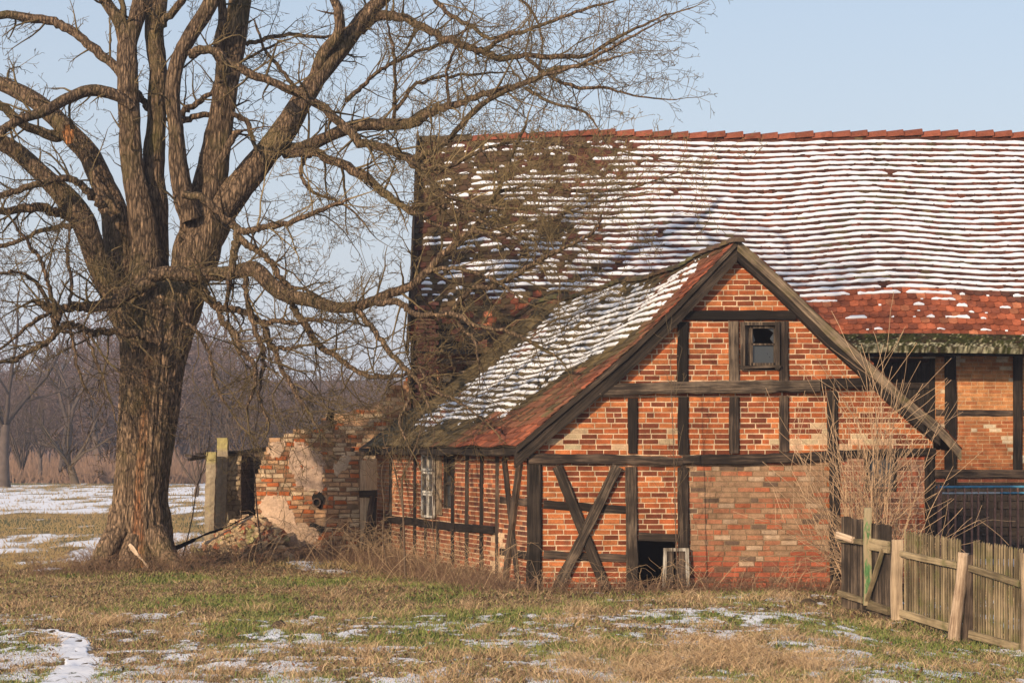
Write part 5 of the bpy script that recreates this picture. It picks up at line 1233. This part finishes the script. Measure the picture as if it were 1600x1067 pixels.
for i in range(78):
    x0 = px_x(rgx.uniform(1325, 1385), 38.3); y0 = 38.3+rgx.uniform(-.25, .3); an = rgx.gauss(0, .26)+.06; L_ = rgx.uniform(1.2, 3.3)*(1-.5*abs(an)); dy = rgx.uniform(-.12, .12)
    P0 = Vector((x0, y0, 0)); d = Vector((math.sin(an), dy, math.cos(an))); grow(polys, P0, d, L_*1.1, rgx.uniform(.007, .013), 1, rgx, dict(cfg, rmin=.0035, space=(.1, .5, .5, .5)))
    if i < 20: 
        s_ = 1 if rgx.random() < .5 else -1; grow(polys, P0+Vector((0, -.1, .3)), Vector((s_*1.0, -.3, .75)), rgx.uniform(.8, 1.9), .006, 1, rgx, dict(cfg, up=-.0))
twig_obj('canes', polys, sh_, 5, col=(.40, .27, .165), mat='cane')
# tangle of dead stems along the walls
def arcs(n, region, rgx, hl=(.2, .7), rr_=(.0025, .005)):
    o = []
    for i in range(n):
        x, y = region(rgx); z = gz1(x, y); an = rgx.uniform(0, 6.283); h = rgx.uniform(*hl); L_ = h*rgx.uniform(.5, 2.2); p = np.array([x, y, z-.02]); q = []
        for k in range(6):
            t = k/5; q.append(p+np.array([math.cos(an)*L_*t+rgx.gauss(0, .02), math.sin(an)*L_*t*.6+rgx.gauss(0, .02), h*math.sin(min(1.0, t*1.0)*rgx.uniform(1.4, 2.6))]))
        o.append((np.array(q), np.linspace(rgx.uniform(*rr_), .0018, 6)))
    return o
def reg_side(r):
    s = r.uniform(-.2, 12.5); d = abs(r.gauss(0, .55))+.05; p = SW(s, 0, d); return p[0], p[1]
def reg_gable(r): return r.uniform(.2, 7.0), 40-abs(r.gauss(0, .42))-.05
def reg_ruin(r):
    x = r.uniform(-8.2, -2.4); return (x, 50.2-abs(r.gauss(0, 1.2))) if not -6.1 < x < -4.5 else (x, 48.6-abs(r.gauss(0, .8)))
def reg_tree(r):
    an = r.uniform(3.3, 6.1); d = r.uniform(.8, 1.7); return -6.8+d*1.15*math.cos(an), 46+d*math.sin(an)
rgx = random.Random(61)
bt = twig_obj('dead_brambles', arcs(2600, reg_side, rgx, (.08, .36))+arcs(1300, reg_gable, rgx, (.06, .26))+arcs(1700, reg_ruin, rgx, (.08, .40))+arcs(650, reg_tree, rgx, (.08, .38)), None, 3, col=(.17, .105, .068), mat='cane')
tag(bt, 'tangle of dead brown brambles and weeds along the foot of the walls', 'brambles', None, 'stuff')
bt2 = twig_obj('dead_stems', arcs(420, reg_side, rgx, (.3, .9), (.003, .005))+arcs(260, reg_ruin, rgx, (.3, 1.0), (.003, .006))+arcs(160, reg_gable, rgx, (.2, .6)), None, 3, col=(.36, .25, .15), mat='cane')
tag(bt2, 'pale dry weed stalks standing over the brambles by the walls', 'dry stalks', None, 'stuff')
# ---------------------------------------------------------------- grass
def blades(n, sampler, seed, h, w_, colA, colB, lean=.5, keepsnow=.5):
    rs = np.random.RandomState(seed); X, Y = sampler(rs, n)
    m = snow_mask(X, Y); keep = (m < .52) | (rs.rand(len(X)) < keepsnow)
    cx, hw = path_x(Y); keep &= ~((np.abs(X-cx) < hw*.95) & (Y < 32)); keep &= ~((X > .3) & (X < 6.5) & (Y > 39.95)); keep &= ~((Y > 40) & (X > (.3+SK*(Y-40))-.02) & (X < 7))
    X = X[keep]; Y = Y[keep]; n = len(X); Z = gz(X, Y)-.01
    hh = h[0]+(h[1]-h[0])*rs.rand(n)**1.6*(.5+fbm(X*1.3, Y*1.3, 131, 3)); an = rs.rand(n)*6.283; le = lean*hh*(.3+rs.rand(n)*1.2)
    dx = np.cos(an)*le; dy = np.sin(an)*le; a2 = rs.rand(n)*6.283; wx = np.cos(a2)*w_/2; wy = np.sin(a2)*w_/2
    lv = []
    for t, ws in ((0, 1), (.55, .75), (1, .15)):
        px_ = X+dx*t*t; py_ = Y+dy*t*t; pz_ = Z+hh*(t-.22*t*t*lean)
        lv.append(np.stack([px_-wx*ws, py_-wy*ws, pz_], 1)); lv.append(np.stack([px_+wx*ws, py_+wy*ws, pz_], 1))
    V = np.stack(lv, 1).reshape(-1, 3); i = np.arange(n)*6
    Fq = np.concatenate([np.stack([i, i+1, i+3, i+2], 1), np.stack([i+2, i+3, i+5, i+4], 1)])
    t = rs.rand(n, 1); c = np.array(colA)*(1-t)+np.array(colB)*t; c = c*(.7+.6*rs.rand(n, 1)); return V, Fq, np.repeat(c, 6, 0)
def strip(y0, y1, x0=-.205, x1=.205, dens=None):
    def f(rs, n):
        Y = y0+(y1-y0)*rs.rand(n)**1.15; X = Y*(x0+(x1-x0)*rs.rand(n))
        if dens is not None: k = rs.rand(n) < dens(X, Y); X, Y = X[k], Y[k]
        return X, Y
    return f
gn_ = lambda X, Y: sstep(.42, .58, fbm(X*.9, Y*.6, 51, 4))
V, Fq, c = blades(190000, strip(22.5, 46, dens=lambda X, Y: .25+.75*gn_(X, Y)), 1, (.025, .10), .008, (.105, .165, .034), (.24, .24, .07))
tag(mk('green_grass', V, Fq, M['grass'], None, c), 'short green winter grass covering the meadow before the shed', 'grass', None, 'stuff')
V, Fq, c = blades(190000, strip(22.5, 47, dens=lambda X, Y: .35+.65*(1-gn_(X, Y))), 2, (.03, .12), .0075, (.52, .38, .22), (.18, .105, .058), lean=1.3, keepsnow=.6)
tag(mk('dry_grass', V, Fq, M['grass'], None, c), 'low dry straw-coloured grass mixed into the meadow', 'dry grass', None, 'stuff')
def tuft_s(rs, n):
    k = 900; cy = 22.8+(38.5-22.8)*rs.rand(k)**1.1; u = rs.rand(k); cx = cy*(-.20+.40*u)
    bias = (cx/cy*F+800); pr = .06+.94*sstep(820, 1000, bias)*sstep(1420, 1250, bias)*sstep(31, 27, cy)+.35*sstep(950, 1050, bias)*sstep(36, 38, cy)+.25*sstep(640, 700, bias)*sstep(820, 760, bias)*sstep(29, 27, cy)
    kp = rs.rand(k) < pr; cx = cx[kp]; cy = cy[kp]; i = rs.randint(0, len(cx), n); return cx[i]+rs.randn(n)*.12, cy[i]+rs.randn(n)*.16
V, Fq, c = blades(30000, tuft_s, 3, (.07, .24), .007, (.58, .42, .25), (.30, .19, .10), lean=1.3, keepsnow=1)
tag(mk('straw_tufts', V, Fq, M['grass'], None, c), 'longer tufts of pale straw grass in the right foreground', 'grass tufts', None, 'stuff')
def reedband(rs, n): 
    Y = 166+90*rs.rand(n)**1.5; return Y*(-.22+.35*rs.rand(n)), Y
rs = np.random.RandomState(9); X, Y = reedband(rs, 26000); n = len(X); Z = gz(X, Y); H = (.2+2.2*fbm(X*.22, Y*.1, 17, 4))*(.5+.8*rs.rand(n)**2); dx = rs.randn(n)*.30
w_ = .045; V = np.stack([np.stack([X-w_, Y, Z], 1), np.stack([X+w_, Y, Z], 1), np.stack([X+dx+.012, Y, Z+H], 1), np.stack([X+dx-.012, Y, Z+H], 1)], 1).reshape(-1, 3)
i = np.arange(n)*4; Fq = np.stack([i, i+1, i+2, i+3], 1); t = rs.rand(n, 1); c = (np.array([.24, .15, .105])*(1-t)+np.array([.11, .072, .052])*t)
tag(mk('reeds', V, Fq, M['grass'], None, np.repeat(c, 4, 0)), 'band of brown reeds and dead undergrowth along the far edge of the field', 'reeds', None, 'stuff')
# scattered weeds of the middle field at the left
rs = np.random.RandomState(19); n = 26000; Y = 47+115*rs.rand(n)**1.3; X = Y*(-.215+.16*rs.rand(n)); m_ = (snow_mask(X, Y) < .55) | (rs.rand(n) < .10); X = X[m_]; Y = Y[m_]; n = len(X); Z = gz(X, Y); H = .04+.09*rs.rand(n); w_ = .006+Y*.00009; dx = rs.randn(n)*.06
V = np.stack([np.stack([X-w_, Y, Z], 1), np.stack([X+w_, Y, Z], 1), np.stack([X+dx+.002, Y, Z+H], 1), np.stack([X+dx-.002, Y, Z+H], 1)], 1).reshape(-1, 3)
i = np.arange(n)*4; Fq = np.stack([i, i+1, i+2, i+3], 1); t = rs.rand(n, 1); c = (np.array([.30, .21, .11])*(1-t)+np.array([.16, .13, .06])*t)
tag(mk('field_grass', V, Fq, M['grass'], None, np.repeat(c, 4, 0)), 'thin yellowish grass standing in the bare strips of the far snowy field', 'grass', None, 'stuff')
# fallen leaves and scraps
rs = np.random.RandomState(23); n = 42000; Y = 23+25*rs.rand(n); X = Y*(-.205+.41*rs.rand(n)); kp = rs.rand(n) < (.22+.78*np.exp(-np.minimum(np.abs(Y-39.2)/1.1, np.abs(Y-46)/2.6)**2)); cx, hw = path_x(Y); kp &= ~((X > .3) & (X < 6.5) & (Y > 39.9)) & ~((Y > 40) & (X > .3+SK*(Y-40))) & ~((np.abs(X-cx) < hw) & (Y < 32)); X = X[kp]; Y = Y[kp]; n = len(X); Z = gz(X, Y)+.012+.03*rs.rand(n)
a_ = rs.rand(n)*6.283; L_ = .012+.022*rs.rand(n); ux = np.cos(a_)*L_; uy = np.sin(a_)*L_; tz = (rs.rand(n)-.5)*L_*1.6
V = np.stack([np.stack([X-ux, Y-uy, Z-tz], 1), np.stack([X+uy*.6, Y-ux*.6, Z+.006], 1), np.stack([X+ux, Y+uy, Z+tz], 1), np.stack([X-uy*.6, Y+ux*.6, Z+.004], 1)], 1).reshape(-1, 3); i = np.arange(n)*4; t = rs.rand(n, 1)
c = (np.array([.20, .10, .05])*(1-t)+np.array([.06, .035, .022])*t)*(.7+.6*rs.rand(n, 1))
tag(mk('dead_leaves', V, np.stack([i, i+1, i+2, i+3], 1), M['grass'], None, np.repeat(c, 4, 0)), 'brown dead leaves scattered over the grass, thickest at the foot of the walls', 'leaves', None, 'stuff')
# molehills
def molehill(x, y, r, h, label):
    V = [(x, y, gz1(x, y)+h)]; Fc = []; rr = random.Random(int(abs(x)*100)); na, nr_ = 18, 6; z0 = gz1(x, y)
    for k in range(1, nr_+1):
        for j in range(na): an = 6.283*j/na; q = r*k/nr_; V.append((x+q*math.cos(an)*rr.uniform(.85, 1.15), y+q*math.sin(an)*rr.uniform(.85, 1.15), z0+h*(1-(k/nr_)**1.7)*rr.uniform(.8, 1.2)-(.02 if k == nr_ else 0)))
    for j in range(na): Fc.append((0, 1+j, 1+(j+1) % na))
    for k in range(nr_-1):
        for j in range(na): a_ = 1+k*na+j; b_ = 1+k*na+(j+1) % na; Fc.append((a_, a_+na, b_+na, b_))
    tag(mk('molehill', V, Fc, M['soil'], None, None, True, loc=(x, y, z0)), label, 'molehill')
molehill(px_x(437, 31.6), 31.6, .14, .10, 'dark earth molehill on the meadow below the ruined wall'); molehill(px_x(1262, 37.2), 37.2, .17, .09, 'dark clod of earth near the right foot of the gable wall')
# field marker
tag(timber('marker_post', (px_x(103, 190), 190, 0), (px_x(103, 190)+.05, 190, 1.7), .12, .12, M['whitewood'], None, seed=150), 'thin white marker post standing in the reeds at the field edge', 'post')
# ---------------------------------------------------------------- bare trees beyond the field
def bare_polys(H, seed, forks=4, spread=.5, th=.02, rmin=.012, dens=1.0, bole=.3, droop=0.0):
    rgx = random.Random(seed); out_ = []; cfg = dict(seg=(.35, .6, .9, 1.2), space=(.3, .42/dens, .75/dens, 1.2/dens), curl=.12, wob=.10, up=.05-droop, rmin=rmin)
    tr = []; p = Vector((0, 0, -.2)); d = Vector((rgx.gauss(0, .05), 0, 1)); r0 = H*th; n = 6
    pts = [p.copy()]; 
    for i in range(n): d = (d+Vector((rgx.gauss(0, .06), rgx.gauss(0, .06), .1))).normalized(); p = p+d*(H*bole/n); pts.append(p.copy())
    trunk_ = (np.array(pts), np.linspace(r0*1.25, r0*.85, n+1)); trunk_[1][0] *= 1.3
    for k in range(forks):
        an = 6.283*(k+rgx.random()*.7)/forks; s_ = spread*rgx.uniform(.5, 1.3); dd = Vector((math.cos(an)*s_, math.sin(an)*s_, 1)); grow(out_, p-d*(H*bole*.15*rgx.random()), dd, H*(1-bole)*rgx.uniform(.7, 1.0), r0*.6, 3, rgx, cfg)
    return [trunk_], out_
def tree_at(proto, x, Y, s, rz, label, z=0., group='bare trees beyond the field', name='bare_tree'):
    X = px_x(x, Y)
    if proto[1]: e = proto[0]; proto[1] = False
    else:
        e = proto[0].copy(); C.objects.link(e)
        for ch in list(proto[0].children): c_ = ch.copy(); C.objects.link(c_); c_.parent = e
    e.location = (X, Y, gz1(X, Y)+z); e.scale = (s, s, s); e.rotation_euler = (0, 0, rz); e['label'] = label; e['category'] = 'tree'
    if group: e['group'] = group
    return e
def proto_tree(H, seed, col, **k):
    a_, b_ = bare_polys(H, seed, **k); e = thing('bare_tree', (0, 0, 0), 'x', 'tree'); twig_obj('trunk', a_, e, 9, col=col); twig_obj('crown', b_, e, 3, col=col); return [e, True]
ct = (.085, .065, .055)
pA = proto_tree(12, 3, ct, forks=3, spread=.42, th=.028, bole=.34)           # tall forked
pB = proto_tree(6, 5, (.085, .062, .040), forks=5, spread=1.0, th=.042, bole=.24, dens=1.5, rmin=.010)   # fruit tree
pC = proto_tree(9, 8, (.095, .068, .050), forks=6, spread=.6, th=.02, bole=.12, dens=1.1)
pD = proto_tree(14, 12, ct, forks=4, spread=.5, th=.022, bole=.3)
T = [(pA, 98, 172, 1.0, 0, 'tall grey tree forking in a Y just left of the big trunk, behind the field'),
     (pB, 118, 163, .98, 0, 'small round-crowned fruit tree standing alone at the edge of the snowy field'),
     (pC, 34, 168, .85, 1.7, 'bushy low-forking tree near the left frame edge at the reeds'), (pD, 6, 150, .92, 2, 'tallest bare tree at the left frame edge, its crown rising above the wood'),
     (pD, 62, 168, .42, 3, 'low dense bare tree between the left edge and the Y-forked tree'), (pA, 152, 205, .85, 2, 'second forked tree, close to the left side of the big trunk'),
     (pC, 305, 120, .62, 0, 'bushy bare tree just right of the big trunk, above the concrete posts'), (pD, 352, 160, .72, 1, 'slim bare tree right of the big trunk, rising over the outbuilding remains'),
     (pC, 395, 105, .62, 2, 'dense bare bush-like tree behind the shadowed brick remains'), (pC, 446, 118, .66, 4, 'dense bare tree behind the left half of the ruined wall'),
     (pD, 498, 150, .66, 3, 'bare tree whose crown shows above the charred beam stub'), (pC, 545, 125, .74, 5, 'bare tree behind the right half of the ruined wall'), (pA, 602, 170, .68, 2, 'bare tree nearest the barn corner, behind the stepped wall')]
for p_, x, Y, s, rz, lab in T: tree_at(p_, x, Y, s, rz, lab)
# the wood beyond, one mass
wv = []; wf = []; wc = []; off = 0; rs = random.Random(4)
protosW = []
for sd_ in range(4):
    a_, b_ = bare_polys(13, 30+sd_, forks=5, spread=.45, th=.016, bole=.22, rmin=.035, dens=.72)
    V, Fq = tubes(a_+b_, 3); protosW.append((V, Fq))
def wood_top(x):   # silhouette of the wood in the photograph, as height in metres
    return np.interp(x, [-200, 0, 60, 110, 150, 200, 300, 345, 390, 450, 560, 640, 2000], [15, 14, 13, 14, 17, 20, 18, 16, 12.5, 11.5, 12, 12, 14])
for row, Yr in enumerate((235, 255, 280, 310, 345, 380, 420)):
    nrow = 30 if row < 2 else 36
    for k in range(nrow):
        x = -180+(820)*(k+rs.random())/nrow; Y = Yr+rs.uniform(-8, 8); V, Fq = protosW[rs.randrange(4)]; H_ = float(wood_top(x))*rs.uniform(.75, 1.05)*(Y/330 if row > 2 else .72); s = H_/13
        an = rs.uniform(0, 6.28); ca, sa = math.cos(an), math.sin(an); X = px_x(x, Y); sx = s*(1.1 if row > 2 else 1.5)
        Vt = np.stack([X+(V[:, 0]*ca-V[:, 1]*sa)*sx, Y+(V[:, 0]*sa+V[:, 1]*ca)*sx, V[:, 2]*s+gz1(X, Y)-.3], 1)
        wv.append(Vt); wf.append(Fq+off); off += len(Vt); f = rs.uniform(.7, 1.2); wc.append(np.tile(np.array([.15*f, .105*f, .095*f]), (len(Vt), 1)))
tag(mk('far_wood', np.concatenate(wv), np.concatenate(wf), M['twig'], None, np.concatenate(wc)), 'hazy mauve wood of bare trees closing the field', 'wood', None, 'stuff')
# wooded rise behind everything
V = []; Fc = []; nh = 120
for i in range(nh+1):
    x = -700+1400*i/nh; hgt = 9+7*n1(x*.006, 44)+2.2*n1(x*.05, 45)
    for k, (y, q) in enumerate(((440, 0), (446, .55), (456, .85), (475, 1), (600, .9))): V.append((x, y+6*n1(x*.03, 46), -1+(hgt+1)*q+(.6*(n1(x*.4+k, 47)-.5) if k else 0)))
for i in range(nh):
    for k in range(4): p = i*5+k; Fc.append((p, p+5, p+6, p+1))
M['hill'] = plain('wooded_hill', (.095, .07, .062), .98, .5, .6, .6)
hl = mk('hill', V, Fc, M['hill'], None, None, True); hl['kind'] = 'structure'
# ---------------------------------------------------------------- winter haze
hz = bpy.data.materials.new('haze_air'); hz.use_nodes = True; nn_ = hz.node_tree.nodes; nn_.remove(nn_['Principled BSDF'])
vol = nn_.new('ShaderNodeVolumePrincipled'); vol.inputs['Color'].default_value = (.82, .84, .98, 1); vol.inputs['Density'].default_value = .00045; vol.inputs['Anisotropy'].default_value = .2
hz.node_tree.links.new(vol.outputs[0], nn_['Material Output'].inputs['Volume'])
mb = MB(); mb.box((-760, -30, -1.8), (760, 640, 27)); haze = mb.build('haze', hz); haze['kind'] = 'stuff'; haze['label'] = 'thin bluish winter haze over the field and wood'; haze['category'] = 'haze'
print('verts', sum(len(o.data.vertices) for o in bpy.data.objects if o.type == 'MESH'))
